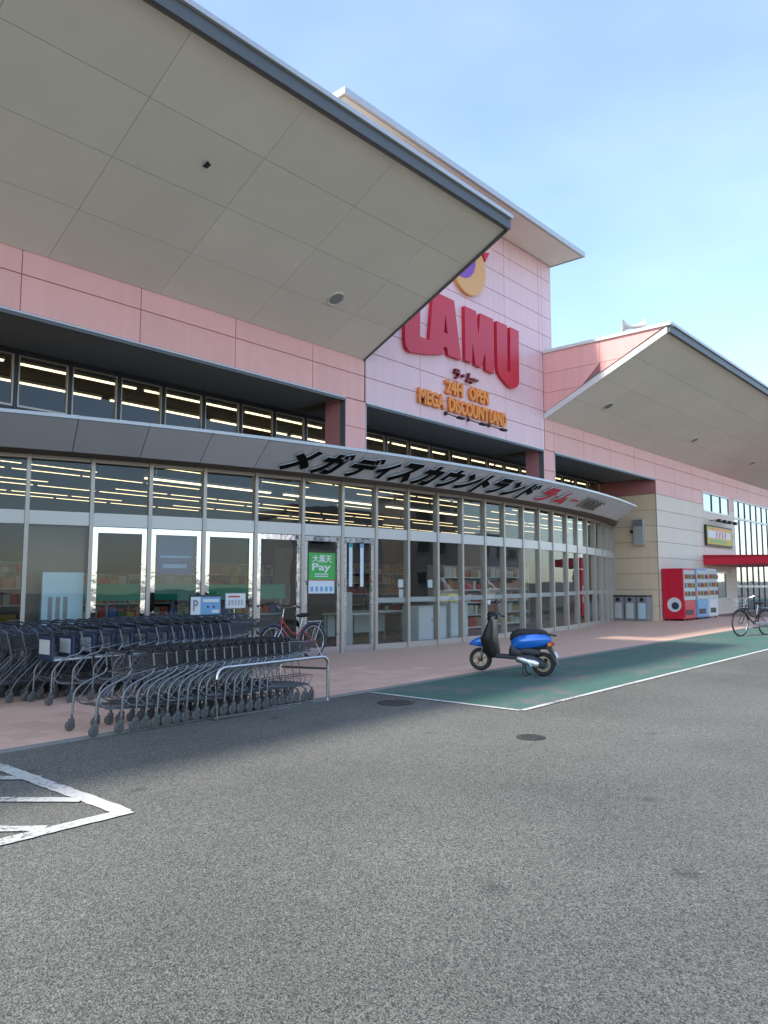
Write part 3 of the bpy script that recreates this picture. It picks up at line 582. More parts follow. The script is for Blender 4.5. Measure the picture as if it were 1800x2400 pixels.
# framed shop sign and its lamp row on the cream wall
t = thing('wall_sign', 'yellow and red framed shop sign on the cream wall above the red awning', 'sign', (33.22, YW, 3.61))
MB().bev((-1.6, -.09, -.42), (1.6, -.004, .42), .01).build('frame', 'black', t); MB().box((-1.52, -.098, -.35), (1.52, -.091, .35)).build('board', 'yellow', t)
MB().box((-1.45, -.104, -.1), (1.3, -.099, .2)).build('pale_band', 'poster_white', t); MB().box((-.9, -.104, .22), (1.2, -.099, .32)).build('orange_band', 'orange', t)
MB().box((-1.1, -.104, -.26), (.7, -.099, -.16)).build('green_band', 'poster_green', t)
for k in range(4): MB().prism([(-.55 + k * .36, -.08), (-.4 + k * .36, -.08), (-.3 + k * .36, .18), (-.45 + k * .36, .18)], lambda x, z: (x, -.112, z), lambda x, z: (x, -.105, z)).build('red_mark', 'red_sign', t)
t = thing('lamp_bar', 'row of black spot lamps on a bar over the framed yellow sign', 'lamp', (33.3, YW, 4.22))
MB().tube([(-1.1, -.3, 0), (1.1, -.3, 0)], .02, 6).build('bar', 'black', t)
for k in range(4):
    MB().tube([(-1 + k * .66, 0, .0), (-1 + k * .66, -.34, .02)], .015, 5).build('arm', 'black', t); MB().bev((-1.1 + k * .66, -.46, -.08), (-.86 + k * .66, -.32, .05), .03).build('lamp_head', 'black', t)
# box on the recess side wall
t = thing('wall_lantern', 'tall grey louvred wall box fixed to the cream side wall by the canopy end', 'wall box', (XC, 11.45, 3.5))
MB().bev((-.19, -.19, -.5), (-.012, .19, .46), .015).build('housing', 'grey_light', t)
for k in range(5): MB().box((-.197, -.16, .20 + k * .045), (-.191, .16, .222 + k * .045)).build('slat', 'dark_frame', t)
MB().tube([(0, .2, .02), (-.1, .32, .02)], .06, 10).build('side_lamp', 'black', t)
# loudspeaker horns on the roof edge
t = thing('loudspeaker', 'pair of pale horn loudspeakers on a bracket on the right roof edge', 'loudspeaker', (19.55, 8.32, 8.24)); t.scale = (.72, .72, .85)
MB().tube([(0, 0, 0), (0, 0, .22)], .02, 6).build('post', 'steel', t)
for s_, nm in ((1, 'horn'), (-1, 'horn')):
    h_ = MB(); prof = [(.06, 0), (.07, .14), (.11, .27), (.20, .40), (.21, .415), (.19, .4), (.08, .24)]
    A = Vector((-.55 * s_, .83 * s_, .12)).normalized(); C0 = Vector((0, 0, .30))
    h_.loft([h_.ring(C0 + A * d_, A, Vector((0, 0, 1)), r_, 16) for r_, d_ in prof]); h_.build(nm, 'grey_light', t, smooth=True)

# ------------------------------------------------------------------ inside the store
for k in range(6):
    y0 = 15.5 + 4.2 * k
    for j in range(2):
        t = thing('strip_light', 'warm fluorescent ceiling strip, %s row behind the glass front' % ords[2 * k + j], 'ceiling light', (0, y0 + 1.45 * j, 6.02), 0, 'ceiling strip lights')
        h_ = MB(); l_ = MB()
        for q in range(20):
            xa = 0.5 + q * 2.9 + random.uniform(-.05, .05)
            if xa + 2.7 > 58 or (k > 0 and random.random() < .22): continue
            hw_ = .026 if k < 1 else .014; h_.box((xa, -.06, -.03), (xa + 2.72, .06, .03)); l_.box((xa + .02, -hw_, -.032 - hw_ * 1.1), (xa + 2.7, hw_, -.032))
        h_.build('housing', 'white', t); l_.build('tube', 'tube_light', t)
for k, xa in enumerate((9.0, 13.0, 17.0)):
    t = thing('strip_light', 'fluorescent strip of the entrance lobby, %s from the doors' % ('nearest', 'second', 'farthest')[k], 'ceiling light', (xa, 15.0, 3.9), 0, 'lobby strip lights')
    MB().box((0, -.05, 0), (3.6, .05, .05)).build('housing', 'white', t); MB().box((.03, -.035, -.03), (3.57, .035, -.002)).build('tube', 'tube_light', t)
    for xx in (.3, 3.3): MB().tube([(xx, 0, .05), (xx, 0, 2.1)], .006, 4).build('hanger', 'steel', t)
def shelf(x0, x1, y, label, h_=1.75, dep=.9, front=GOODS, z0_=None):
    z = gz((x0 + x1) / 2) + .02; t = thing('goods_shelf', label, 'shelf', ((x0 + x1) / 2, y, z), 0, 'shelves of goods'); W = (x1 - x0) / 2
    f = MB(); f.box((-W, dep / 2 - .03, 0), (W, dep / 2, h_))
    n_ = max(1, int(2 * W / 1.2))
    for k in range(n_ + 1): x = -W + 2 * W * k / n_; f.box((x - .02, -dep / 2, 0), (x + .02, dep / 2 - .031, h_))
    f.build('rack', 'grey', t); nb = int(h_ / .38)
    bs = {}
    for r in range(nb):
        zz = .12 + r * (h_ - .1) / nb
        MB().box((-W + .021, -dep / 2 + .01, zz - .03), (W - .021, dep / 2 - .04, zz)).build('shelf_board', 'offwhite', t)
        x = -W + .05
        while x < W - .2:
            ww = random.uniform(.12, .4); hh = random.uniform(.16, (h_ - .1) / nb - .07); m_ = random.randrange(len(front)); bs.setdefault(m_, MB()).box((x, -dep / 2 + random.uniform(.02, .08), zz + .001), (min(x + ww, W - .03), dep / 2 - .1, zz + hh)); x += ww + random.uniform(.01, .04)
    for m_, b_ in bs.items(): o = b_.build('goods', front[m_], t); o['kind'] = 'stuff'
shelf(1.0, 6.2, 16.8, 'shelf of red and yellow goods behind the leftmost glass bay'); shelf(6.8, 12.5, 19.5, 'long shelf of goods seen through the chrome doors')
shelf(13, 18.5, 21.0, 'tall shelf of goods far behind the white desks', 2.1); shelf(17.2, 19.4, 13.3, 'goods shelf just inside the glass behind the scooter seat', 1.9, .6, [GOODS[0], GOODS[6], GOODS[4], GOODS[2]])
shelf(19.8, 22.2, 13.6, 'goods shelf inside the glass right of the scooter', 1.9, .6, [GOODS[2], GOODS[4], GOODS[6]]); shelf(2, 12, 24, 'back aisle shelf deep behind the chrome doors', 2.2)
shelf(19, 26, 22, 'deep aisle shelf at the right end of the store', 2.2)
# display counter with green front behind the doors
t = thing('display_counter', 'long counter with a bright green front inside the chrome doors', 'counter', (9.4, 14.8, gz(9.4) + .02))
MB().box((-3.1, -.4, 0), (3.1, .4, .72)).build('body', 'brown_panel', t); MB().bev((-3.14, -.45, 1.10), (3.14, -.41, 1.44), .004).build('green_front', 'green_board', t); MB().box((-3.1, -.4, .721), (3.1, .4, .76)).build('top', 'offwhite', t)
for xx in (-3.05, -1.5, 0, 1.5, 3.05): MB().box((xx - .02, -.405, .3), (xx + .02, -.37, 1.39)).build('post', 'grey', t)
gb = {}
for k in range(30):
    x = -3.0 + k * .2; gb.setdefault(k * 5 % 7, MB()).box((x, -.3, .762), (x + .17, .1, .762 + random.uniform(.1, .2)))
for m_, b_ in gb.items(): o = b_.build('goods', GOODS[m_], t); o['kind'] = 'stuff'
# office-like service area
def desk(x, y, w_, label):
    t = thing('desk', label, 'desk', (x, y, gz(x) + .02)); MB().bev((-w_ / 2, -.35, .70), (w_ / 2, .35, .74), .006).build('desktop', 'offwhite', t)
    for sx in (-1, 1):
        for sy in (-1, 1): MB().box((sx * (w_ / 2 - .06) - .02, sy * .3 - .02, 0), (sx * (w_ / 2 - .06) + .02, sy * .3 + .02, .698)).build('leg', 'grey_light', t)
    MB().box((-w_ / 2 + .1, .25, .2), (w_ / 2 - .1, .27, .698)).build('modesty_panel', 'offwhite', t)
    return t
desk(12.9, 12.55, 1.0, 'white office desk just inside the glass right of the entrance'); desk(14.3, 12.9, 1.3, 'second white desk behind the glass, beside the cabinets')
def cabinet(x, y, w_, h_, label):
    t = thing('cabinet', label, 'cabinet', (x, y, gz(x) + .02)); MB().bev((-w_ / 2, -.25, 0), (w_ / 2, .25, h_), .01).build('body', 'offwhite', t)
    for s_ in (-1, 1):
        d = MB().bev((s_ * w_ / 4 - w_ / 4 + .012, -.268, .04), (s_ * w_ / 4 + w_ / 4 - .012, -.252, h_ - .04), .004).build('door', 'white', t); MB().box((s_ * .05 - .01, -.285, h_ * .55), (s_ * .05 + .01, -.269, h_ * .65)).build('handle', 'steel', d)
cabinet(15.05, 12.0, 1.1, .85, 'low white two-door cabinet inside the glass in front of the scooter'); cabinet(16.3, 12.1, .75, .9, 'low white cabinet with a yellow bin on top behind the scooter')
t = tag(MB().bev((16.0, 11.95, gz(16) + .93), (16.55, 12.3, gz(16) + 1.15), .03).build('storage_bin', 'yellow'), 'yellow plastic bin on top of a white cabinet', 'bin')
for k, (x, y, z) in enumerate(((14.0, 12.8, .76), (14.65, 12.9, .76), (12.75, 12.5, .76))):
    t = thing('monitor', ('dark monitor on the desk beside the cabinets', 'second dark monitor on the same desk, nearer the cabinets', 'small dark monitor on the desk by the entrance')[k], 'monitor', (x, y, gz(x) + z)); MB().bev((-.22, -.02, .1), (.22, .02, .4), .008).build('screen', 'black_gloss', t); MB().box((-.03, -.01, 0), (.03, .02, .1)).build('stand', 'grey', t); MB().box((-.1, -.08, 0), (.1, .08, .012)).build('base', 'grey', t)
t = thing('partition_screen', 'tall pale partition panel standing deep inside the lobby', 'partition', (16.5, 17.8, gz(16)))
MB().bev((-1.4, -.04, .02), (1.6, .04, 2.5), .01).build('panel', 'in_wall', t); MB().box((-1.4, -.2, .02), (-1.3, .2, .06)).build('foot', 'grey', t); MB().box((1.5, -.2, .02), (1.6, .2, .06)).build('foot', 'grey', t)
# brown partition and pale blue unit behind the second bay
p, q = MP[2], MP[3]; t = thing('partition_board', 'plain brown board closing one bay left of the chrome doors', 'board'); obox(MB(), p + Vector((.03, 0)), q - Vector((.03, 0)), .55, .58, gz(6) + .02, 2.56).build('board', 'brown_panel', t)
t = thing('machine_cabinet', 'pale blue machine cabinet with three dark slots behind the glass', 'cabinet'); d = (q - p).normalized()
obox(MB(), p + d * .30, q - d * .06, .16, .5, gz(6) + .55, 1.76).build('upper_body', 'pale_blue', t); obox(MB(), p + d * .36, q - d * .12, .18, .5, gz(6) + .03, gz(6) + .548).build('lower_body', 'pale_blue', t)
for k in range(3): obox(MB(), p + d * (.40 + k * .12), p + d * (.47 + k * .12), .152, .159, .78, 1.34).build('slot', 'grey', t)
# notices on the doors
def bay_quad(i, a, b_, z0, z1, off, m, name, parent):
    p, q = MP[i], MP[i + 1]; return obox(MB(), p.lerp(q, a), p.lerp(q, b_), off - .002, off, z0, z1).build(name, m, parent)
t = thing('poster', 'green Pay poster with white lettering stuck on a chrome framed door', 'poster')
bay_quad(7, .17, .84, 1.66, 2.21, -.009, 'poster_green', 'green_sheet', t); bay_quad(7, .17, .82, 1.38, 1.64, -.009, 'poster_white', 'white_sheet', t); bay_quad(7, .17, .83, 1.642, 1.657, -.0095, 'poster_red', 'red_band', t)
p, q = MP[7], MP[8]; d = (q - p).normalized(); nn_ = Vector((-d.y, d.x))
def bayM(a, z, off):
    c = p.lerp(q, a) + nn_ * off; M = Matrix((Vector((d.x, d.y, 0)), Vector((0, 0, 1)), Vector((-nn_.x, -nn_.y, 0)))).transposed().to_4x4(); M.translation = (c.x, c.y, z); return M
text_obj('lettering', '大黒天', .2, 'white', t, bayM(.505, 2.09, -.0125), width=.48, height=.16, extrude=.0015, offset=.004); text_obj('lettering', 'Pay', .2, 'white', t, bayM(.49, 1.90, -.0125), width=.46, height=.19, extrude=.0015, offset=.005)
for k in range(2): bay_quad(7, .32, .66, 1.72 + k * .045, 1.74 + k * .045, -.0105, 'poster_white', 'small_print', t)
for k in range(5): bay_quad(7, .22 + k * .12, .29 + k * .12, 1.42, 1.52, -.0105, 'sign_blue', 'small_print', t)
for k, (a, l_) in enumerate(((.22, 'white vertical sticker strip with a teal top on a door, the left of two'), (.55, 'white vertical sticker strip with a blue top on a door, the right of two'))):
    t = thing('door_sticker', l_, 'sticker'); bay_quad(8, a, a + .1, 1.52, 2.35, -.009, 'poster_white', 'strip', t); bay_quad(8, a - .01, a + .11, 2.352, 2.44, -.009, 'teal' if k == 0 else 'sign_blue', 'top_mark', t)
t = tag(bay_quad(8, .18, .62, .2, 1.4, .35, 'grey_light', 'notice_board', None), 'pale grey board standing behind the stickered door', 'board')
for k, (i, a, l_) in enumerate(((9, .74, 'two small notices taped inside the glass right of the entrance'), (10, .72, 'small white notice taped inside the second pane right of the entrance'))):
    t = thing('notice', l_, 'notice'); bay_quad(i, a, a + .16, 1.5, 1.68, .02, 'white', 'sheet', t)
    if k == 0: bay_quad(i, a + .02, a + .16, 1.24, 1.46, .02, 'offwhite', 'sheet', t)
t = thing('hanging_banner', 'dark blue banner with pale lettering hung behind a chrome door', 'banner'); p2, q2 = MP[4], MP[5]
obox(MB(), p2.lerp(q2, .25), q2.lerp(p2, .08), 0.30, 0.31, 1.75, 2.5).build('cloth', 'banner_blue', t); obox(MB(), p2.lerp(q2, .35), q2.lerp(p2, .2), 0.285, 0.29, 1.86, 1.93).build('print', 'poster_white', t); obox(MB(), p2.lerp(q2, .3), q2.lerp(p2, .12), 0.285, 0.29, 2.05, 2.09).build('print', 'poster_white', t)
t = thing('window_banner', 'red and white vertical banner standing behind the right wing window', 'banner', (38.5, YW + .5, .5)); MB().box((-.35, -.02, .1), (.35, .02, 1.9)).build('cloth', 'red_sign', t)
for k in range(5): MB().box((-.22, -.028, .25 + k * .34), (.22, -.022, .45 + k * .34)).build('print', 'white', t)
t = thing('red_shop_banner', 'narrow red banner with white patches behind the glass near the bow end', 'banner', (24.2, 12.35, gz(24))); MB().box((-.22, -.02, .3), (.22, .02, 2.4)).build('cloth', 'red_sign', t)
for k in range(2): MB().box((-.18, -.028, .7 + k * .35), (.18, -.022, .92 + k * .35)).build('print', 'white', t)

# ------------------------------------------------------------------ shopping carts
def wheel_mesh():
    b = MB(); b.lathe([(.018, -.013), (.044, -.013), (.052, -.008), (.052, .008), (.044, .013), (.018, .013)], 'y', (-.02, 0, .052), 14); return b.mesh('wheel', 'wheel_grey', True)
def fork_mesh():
    b = MB(); b.bev((-.03, -.024, .08), (.025, .024, .125), .012); b.box((-.028, -.024, .045), (-.012, -.018, .09)); b.box((-.028, .018, .045), (-.012, .024, .09)); b.tube([(0, 0, .12), (0, 0, .16)], .014, 8); return b.mesh('caster_fork', 'wheel_grey', True)
WM, FM = wheel_mesh(), fork_mesh()
def wires(b, A, B, n, r=.0022):
    for k in range(n + 1):
        t = k / n; b.tube([Vector(A[0]).lerp(Vector(A[1]), t), Vector(B[0]).lerp(Vector(B[1]), t)], r, 4, cap=False)
def basket(b, x0, x1, zb, zt, w0, w1, sl=.06):
    # tapered wire basket: floor corners / rim corners
    F = [(x0, -w0 * .86, zb), (x1 - .05, -w1 * .86, zb + sl), (x1 - .05, w1 * .86, zb + sl), (x0, w0 * .86, zb)]; R_ = [(x0 - .02, -w0, zt), (x1, -w1, zt - .02), (x1, w1, zt - .02), (x0 - .02, w0, zt)]
    b.tube(R_, .0055, 6, closed=True); b.tube(F, .004, 5, closed=True)
    for i in range(4):
        j = (i + 1) % 4; n = 12 if i in (0, 2) else 8
        wires(b, (F[i], F[j]), (R_[i], R_[j]), n)
        for t in (.2, .4, .6, .8): b.tube([Vector(F[i]).lerp(Vector(R_[i]), t), Vector(F[j]).lerp(Vector(R_[j]), t)], .0026, 4, cap=False)
    wires(b, (F[0], F[1]), (F[3], F[2]), 7)
def make_cart(kind):
    t = link('shopping_cart', None)
    fr = MB(); hw = .24
    tube_m = 'cart_tube' if kind != 'B' else 'cart_wire'
    for s_ in (-1, 1):
        y = s_ * hw
        if kind == 'B': path = fillet([(0, y, .16), (.06, y, .26), (.38, y * .97, .56), (.30, y * .94, .86)], .05)
        elif kind == 'C': path = fillet([(0, y, .16), (.01, y, .42), (.16, y, .56), (.36, y * .97, .60), (.42, y * .96, .68), (.36, y * .95, .90)], .06)
        else: path = fillet([(0, y, .14), (.015, y, .385), (.10, y * .99, .46), (.37, y * .97, .555), (.35, y * .95, .765)], .07)
        fr.tube(path, .0108, 7)
        fr.tube(fillet([(.015, y * .98, .33), (.10, y * .95, .25), (.73, y * .72, .19), (.77, y * .72, .16)], .05), .009, 6)
        fr.tube([(.02, y * .98, .27), (.24, y * .95, .60 + (-.085 if kind == 'A' else 0))], .004, 5)
        dz_ = -.085 if kind == 'A' else 0
        fr.tube([(.39, y * .96, .64 + dz_), (.79, y * .70, .69 + dz_)], .008, 6)
        fr.tube([(.52, y * .86, .66 + dz_), (.58, y * .82, .22)], .006, 5)
    fr.tube([(.38, -hw * .96, .645 + dz_), (.38, hw * .96, .645 + dz_)], .008, 6); fr.tube([(.05, -hw * .97, .31), (.05, hw * .97, .31)], .008, 6); fr.tube([(.79, -hw * .70, .69 + dz_), (.79, hw * .70, .69 + dz_)], .008, 6)
    fr.build('frame', tube_m, t, True)
    lr = MB(); F = [(.10, -.235, .262), (.73, -.185, .205), (.73, .185, .205), (.10, .235, .262)]; lr.tube(F, .005, 5, closed=True); wires(lr, (F[0], F[3]), (F[1], F[2]), 9); wires(lr, (F[0], F[1]), (F[3], F[2]), 7)
    lr.tube([(.73, -.185, .205), (.80, -.17, .30), (.80, .17, .30), (.73, .185, .205)], .005, 5); wires(lr, ((.73, -.185, .205), (.73, .185, .205)), ((.80, -.17, .30), (.80, .17, .30)), 6); lr.build('lower_rack', 'cart_wire', t)
    bk = MB(); basket(bk, .39, .84, .655 + dz_, {'A': .745, 'B': .835, 'C': .885}[kind], .222, .165); bk.build('basket', 'cart_wire' if kind != 'C' else 'blue_tube', t)
    hd = MB()
    if kind == 'B': hd.tube(fillet([(.30, -.245, .85), (.25, -.24, .90), (.24, -.10, .93), (.24, .10, .93), (.25, .24, .90), (.30, .245, .85)], .06), .013, 8)
    else: hh_ = .785 if kind == 'A' else .905; xh = .33 if kind == 'A' else .36; hd.tube([(xh, -.252, hh_), (xh, .252, hh_)], .015, 8)
    hd.build('handle', 'blue_tube' if kind == 'B' else 'cart_dark', t, True)
    if kind != 'B':
        for s_ in (-1, 1): MB().bev((xh - .03, s_ * .235 - .017, hh_ - .028), (xh + .04, s_ * .235 + .017, hh_ + .018), .012).build('handle_bracket', 'cart_dark', t)
    if kind == 'C':
        MB().bev((.02, -.2, .52), (.05, .2, .82), .012).build('seat_back', 'navy', t); MB().bev((.05, -.19, .52), (.34, .19, .545), .008).build('child_seat', 'offwhite', t); MB().bev((.012, -.14, .60), (.02, .14, .78), .003).build('seat_label', 'offwhite', t)
    for x, y in ((0, -hw), (0, hw), (.77, -.19), (.77, .19)):
        c = link('caster', FM, t, (x, y, 0)); c.rotation_euler.z = 0; link('wheel', WM, c)
    return t
ROWS = [('A', 7.38, [3.84, 4.11] + [4.27 + .1225 * k for k in range(15)]), ('C', 9.62, [4.45 + .27 * k for k in range(5)] + [5.78 + .16 * k for k in range(7)]),
        ('B', 10.20, [3.85 + .19 * k for k in range(19)]), ('B', 10.78, [3.6 + .19 * k for k in range(25)]), ('B', 11.36, [3.7 + .19 * k for k in range(22)])]
proto = {}
nm_row = {0: 'front row beside the kerb', 1: 'second row with child seats', 2: 'third row from kerb', 3: 'fourth row from kerb', 4: 'back row nearest the glass'}
for ri, (kd, y, xs) in enumerate(ROWS):
    for k, x in enumerate(xs):
        if kd not in proto: o = proto[kd] = make_cart(kd)
        else: o = copy_tree(proto[kd])
        o.location = (x, y + random.uniform(-.012, .012), gz(x) + .017); o.rotation_euler = (0, -slope, random.uniform(-.02, .02))
        tag(o, 'nested shopping cart, %s from the open end in the %s' % (ords[k], nm_row[ri]), 'shopping cart', 'carts in the ' + nm_row[ri])
# guide rail
t = thing('cart_rail', 'bent steel guide rail beside the front row of carts', 'rail', (0, 7.06, 0))
z0, z1 = gz(5.2), gz(6.9)
MB().tube(fillet([(5.2, 0, z0), (5.2, 0, z0 + .555), (6.9, 0, z1 + .555), (6.9, 0, z1)], .12, 6), .021, 10).build('hoop', 'steel', t, True)
MB().tube([(6.9, 0, z1 + .40), (6.66, .62, z1 + .40)], .014, 6).build('cross_bar', 'iron', t); MB().tube([(6.66, .62, z1), (6.66, .62, z1 + .53)], .018, 8).build('post', 'steel', t)
MB().box((5.15, -.03, z0 + .012), (6.95, .03, z0 + .035)).build('base_plate', 'steel', t)
# P sign and notice stand
t = thing('bicycle_parking_sign', 'blue and white P sign on a post among the carts', 'sign', (7.78, 10.95, gz(7.8) - .08))
SM = 1.12
MB().bev((-.30, -.02, 1.02), (.32, .02, 1.36), .006).build('frame', 'dark_frame', t); MB().box((-.29, -.026, 1.035), (-.10, -.021, 1.33)).build('white_field', 'white', t); MB().box((-.098, -.026, 1.035), (.31, -.021, 1.33)).build('blue_field', 'sign_blue', t)
text_obj('lettering', 'P', .3, 'grey', t, wallM(-.195, -.029, 1.19), width=.1, height=.18, extrude=.002, offset=.006)
for k in range(2): MB().lathe([(.02, 0), (.02, -.004)], 'y', (.05 + k * .12, -.027, 1.16), 10).build('dot', 'navy', t)
MB().box((-.05, -.03, 1.24), (.27, -.0265, 1.29)).build('print', 'white', t); MB().box((.13, -.03, 1.06), (.28, -.0265, 1.11)).build('print', 'white', t)
for s_ in (-.25, .27): MB().tube([(s_, .03, .09), (s_, .03, 1.3)], .014, 6).build('post', 'steel', t)
t = thing('notice_stand', 'white notice sheet on a thin stand behind the P sign', 'notice', (8.64, 11.25, gz(8.6) - .10))
MB().bev((-.22, -.012, 1.12), (.24, .0, 1.40), .004).build('frame', 'grey', t); MB().box((-.21, -.016, 1.13), (.23, -.0125, 1.39)).build('sheet', 'white', t); MB().tube([(0, .01, .12), (0, .01, 1.2)], .012, 6).build('post', 'steel', t); MB().box((-.15, -.02, 1.32), (.1, -.0165, 1.35)).build('print', 'poster_red', t)
for k in range(5): MB().box((-.15 + k * .07, -.02, 1.18), (-.11 + k * .07, -.0165, 1.28)).build('print', 'grey_light', t)
MB().lathe([(.16, 0), (.16, .02), (.03, .03)], 'z', (0, .01, .118), 16).build('base', 'grey', t)

# ------------------------------------------------------------------ bicycles
def wheel(R_, parent, x, tyre='rubber', rim='steel'):
    tw = MB(); n = 36; tw.tube([(x + R_ * cos(2 * pi * k / n), 0, R_ + R_ * sin(2 * pi * k / n)) for k in range(n)], .019, 7, closed=True, up=Vector((0, 1, 0))); wo = tw.build('wheel', tyre, parent, True)
    rm = MB(); r2 = R_ - .027; rm.tube([(x + r2 * cos(2 * pi * k / n), 0, R_ + r2 * sin(2 * pi * k / n)) for k in range(n)], .012, 6, closed=True, up=Vector((0, 1, 0))); rm.build('rim', rim, wo, True)
    sp = MB()
    for k in range(24):
        a = 2 * pi * k / 24; s_ = .028 if k % 2 else -.028; sp.tube([(x + .02 * cos(a + .8), s_, R_ + .02 * sin(a + .8)), (x + r2 * cos(a), 0, R_ + r2 * sin(a))], .0016, 3, cap=False)
    sp.lathe([(.022, -.04), (.022, .04)], 'y', (x, 0, R_), 10); sp.build('spokes', 'steel', wo)
    return wo
def bicycle(label, m, loc, rz, R_=.31, basket_=True, tyre='rubber'):
    t = thing('bicycle', label, 'bicycle', loc, rz); wb = 1.04
    wheel(R_, t, 0, tyre); fw = wheel(R_, t, wb, tyre)
    bb = (.42, 0, .27); hd0 = (.84, 0, .62); hd1 = (.80, 0, .80); st0 = (.33, 0, .60)
    f = MB(); f.tube(fillet([hd0, (.66, 0, .42), bb], .1), .019, 8); f.tube([bb, st0], .016, 8); f.tube([hd1, hd0], .02, 8); f.tube(fillet([(.81, 0, .74), (.58, 0, .50), (.38, 0, .45)], .1), .014, 8)
    for s_ in (-.05, .05): f.tube([bb, (0, s_, R_)], .009, 6); f.tube([(.34, s_ * .3, .56), (0, s_, R_)], .008, 6)
    f.build('frame', m, t, True)
    k = MB()
    for s_ in (-.05, .05): k.tube(fillet([(.85, s_ * .5, .60), (.88, s_, .55), (wb, s_, R_)], .05), .010, 6)
    k.build('fork', m if basket_ else 'steel', t, True)
    h_ = MB(); h_.tube([hd1, (.77, 0, .96)], .012, 8); h_.tube(fillet([(.60, -.27, .98), (.72, -.26, 1.02), (.80, -.10, .97), (.80, .10, .97), (.72, .26, 1.02), (.60, .27, .98)], .06), .011, 7); ho = h_.build('handlebar', 'steel', t, True)
    for s_ in (-.265, .265): MB().tube([(.60, s_, .98), (.70, s_, 1.012)], .017, 8).build('grip', 'black', ho)
    s_ = MB(); s_.tube([(.36, 0, .52), (.29, 0, .80)], .012, 8); s_.build('seat_post', 'steel', t)
    sd_ = MB(); rg = []
    for x_, w_, h__ in ((.14, .06, .025), (.18, .105, .04), (.26, .10, .045), (.34, .05, .035), (.42, .025, .025)): rg.append([Vector((x_, w_ * cos(2 * pi * j / 12), .82 + h__ * sin(2 * pi * j / 12) + (.42 - x_) * .05)) for j in range(12)])
    sd_.loft(rg).build('saddle', 'black', t, True)
    for xw, a0, a1 in ((0, 20, 200), (wb, 35, 165)):
        fd = MB(); fd.tube([(xw + (R_ + .035) * cos(radians(a0 + (a1 - a0) * j / 14)), 0, R_ + (R_ + .035) * sin(radians(a0 + (a1 - a0) * j / 14))) for j in range(15)], (.028, .008), 8, up=Vector((0, 1, 0))); fd.build('mudguard', 'navy' if m == 'red_paint' else 'black', t, True)
    rk = MB()
    for s_ in (-.06, .06): rk.tube([(.2, s_, .70), (-.22, s_, .70)], .006, 6); rk.tube([(-.15, s_, .70), (0, s_ * .8, R_)], .005, 6)
    for x_ in (.1, 0, -.1, -.21): rk.tube([(x_, -.06, .70), (x_, .06, .70)], .005, 6)
    rk.build('rear_rack', 'steel', t)
    cr = MB(); cr.lathe([(.085, .03), (.085, .036)], 'y', bb, 20); cr.tube([(.42, .04, .27), (.56, .05, .20)], .009, 6); cr.tube([(.42, -.04, .27), (.28, -.05, .34)], .009, 6); co = cr.build('crank', 'steel', t)
    MB().box((.52, .05, .185), (.60, .13, .21)).build('pedal', 'black', co); MB().box((.24, -.13, .33), (.32, -.05, .355)).build('pedal', 'black', co)
    MB().bev((-.02, .045, R_ - .03), (.46, .065, .31 + .03), .01).build('chain_case', 'steel' if m != 'red_paint' else m, t)
    MB().tube([(-.02, .06, .28), (-.10, .16, .02)], .008, 6).build('stand', 'steel', t)
    if basket_:
        b = MB()
        F = [(.86, -.13, .72), (1.10, -.12, .72), (1.10, .12, .72), (.86, .13, .72)]; R2 = [(.83, -.18, .95), (1.16, -.16, .95), (1.16, .16, .95), (.83, .18, .95)]; b.tube(F, .004, 5, closed=True); b.tube(R2, .006, 6, closed=True)
        for i in range(4): wires(b, (F[i], F[(i + 1) % 4]), (R2[i], R2[(i + 1) % 4]), 7, .0025)
        for t_ in (.33, .66): b.tube([Vector(F[i]).lerp(Vector(R2[i]), t_) for i in range(4)], .003, 4, closed=True)
        b.build('basket', 'steel', t)
    return t
bicycle('red city bicycle parked against the glass behind the carts', 'red_paint', (10.45, 11.12, gz(10.4) + .017), pi + .02, .32, False)
bicycle('black city bicycle with silver rims parked on the green lane', 'black_gloss', (21.9, 6.02, gz(21.9) + .006), pi - .33, .31, True)

# ------------------------------------------------------------------ scooter
fwd = Vector((-.32, .947)).normalized()
sct = thing('scooter', 'blue and black step-through scooter parked on its stand at the kerb', 'scooter', (10.72, 6.2, gz(10.7) + .006), atan2(fwd.y, fwd.x))
sct.scale = (.89, .89, .89); sct.rotation_euler = (0, -.043, atan2(fwd.y, fwd.x))
WB = 1.13; WR = .205
def fat_wheel(x, nm):
    b = MB(); prof = [(.125, -.03), (.15, -.042), (.185, -.045), (.203, -.025), (.205, 0), (.203, .025), (.185, .045), (.15, .042), (.125, .03)]; b.lathe(prof, 'y', (x, 0, WR), 32, loop=True); wo = b.build('wheel', 'rubber', sct, True)
    r = MB(); r.lathe([(.118, -.034), (.13, -.034), (.13, .034), (.118, .034)], 'y', (x, 0, WR), 28, loop=True)
    hub = MB(); hub.lathe([(.035, -.05), (.045, -.02), (.045, .02), (.035, .05)], 'y', (x, 0, WR), 16)
    for k in range(5):
        a = 2 * pi * k / 5 + .3
        for da in (-.16, .16): r.tube([(x + .035 * cos(a), 0, WR + .035 * sin(a)), (x + .12 * cos(a + da), 0, WR + .12 * sin(a + da))], (.012, .03), 6, up=Vector((0, 1, 0)))
    r.v += []; ro_ = r.build('rim', 'gold_rim', wo, True); hub.build('hub', 'black', wo, True); return wo
fat_wheel(0, 'rear'); fat_wheel(WB, 'front')
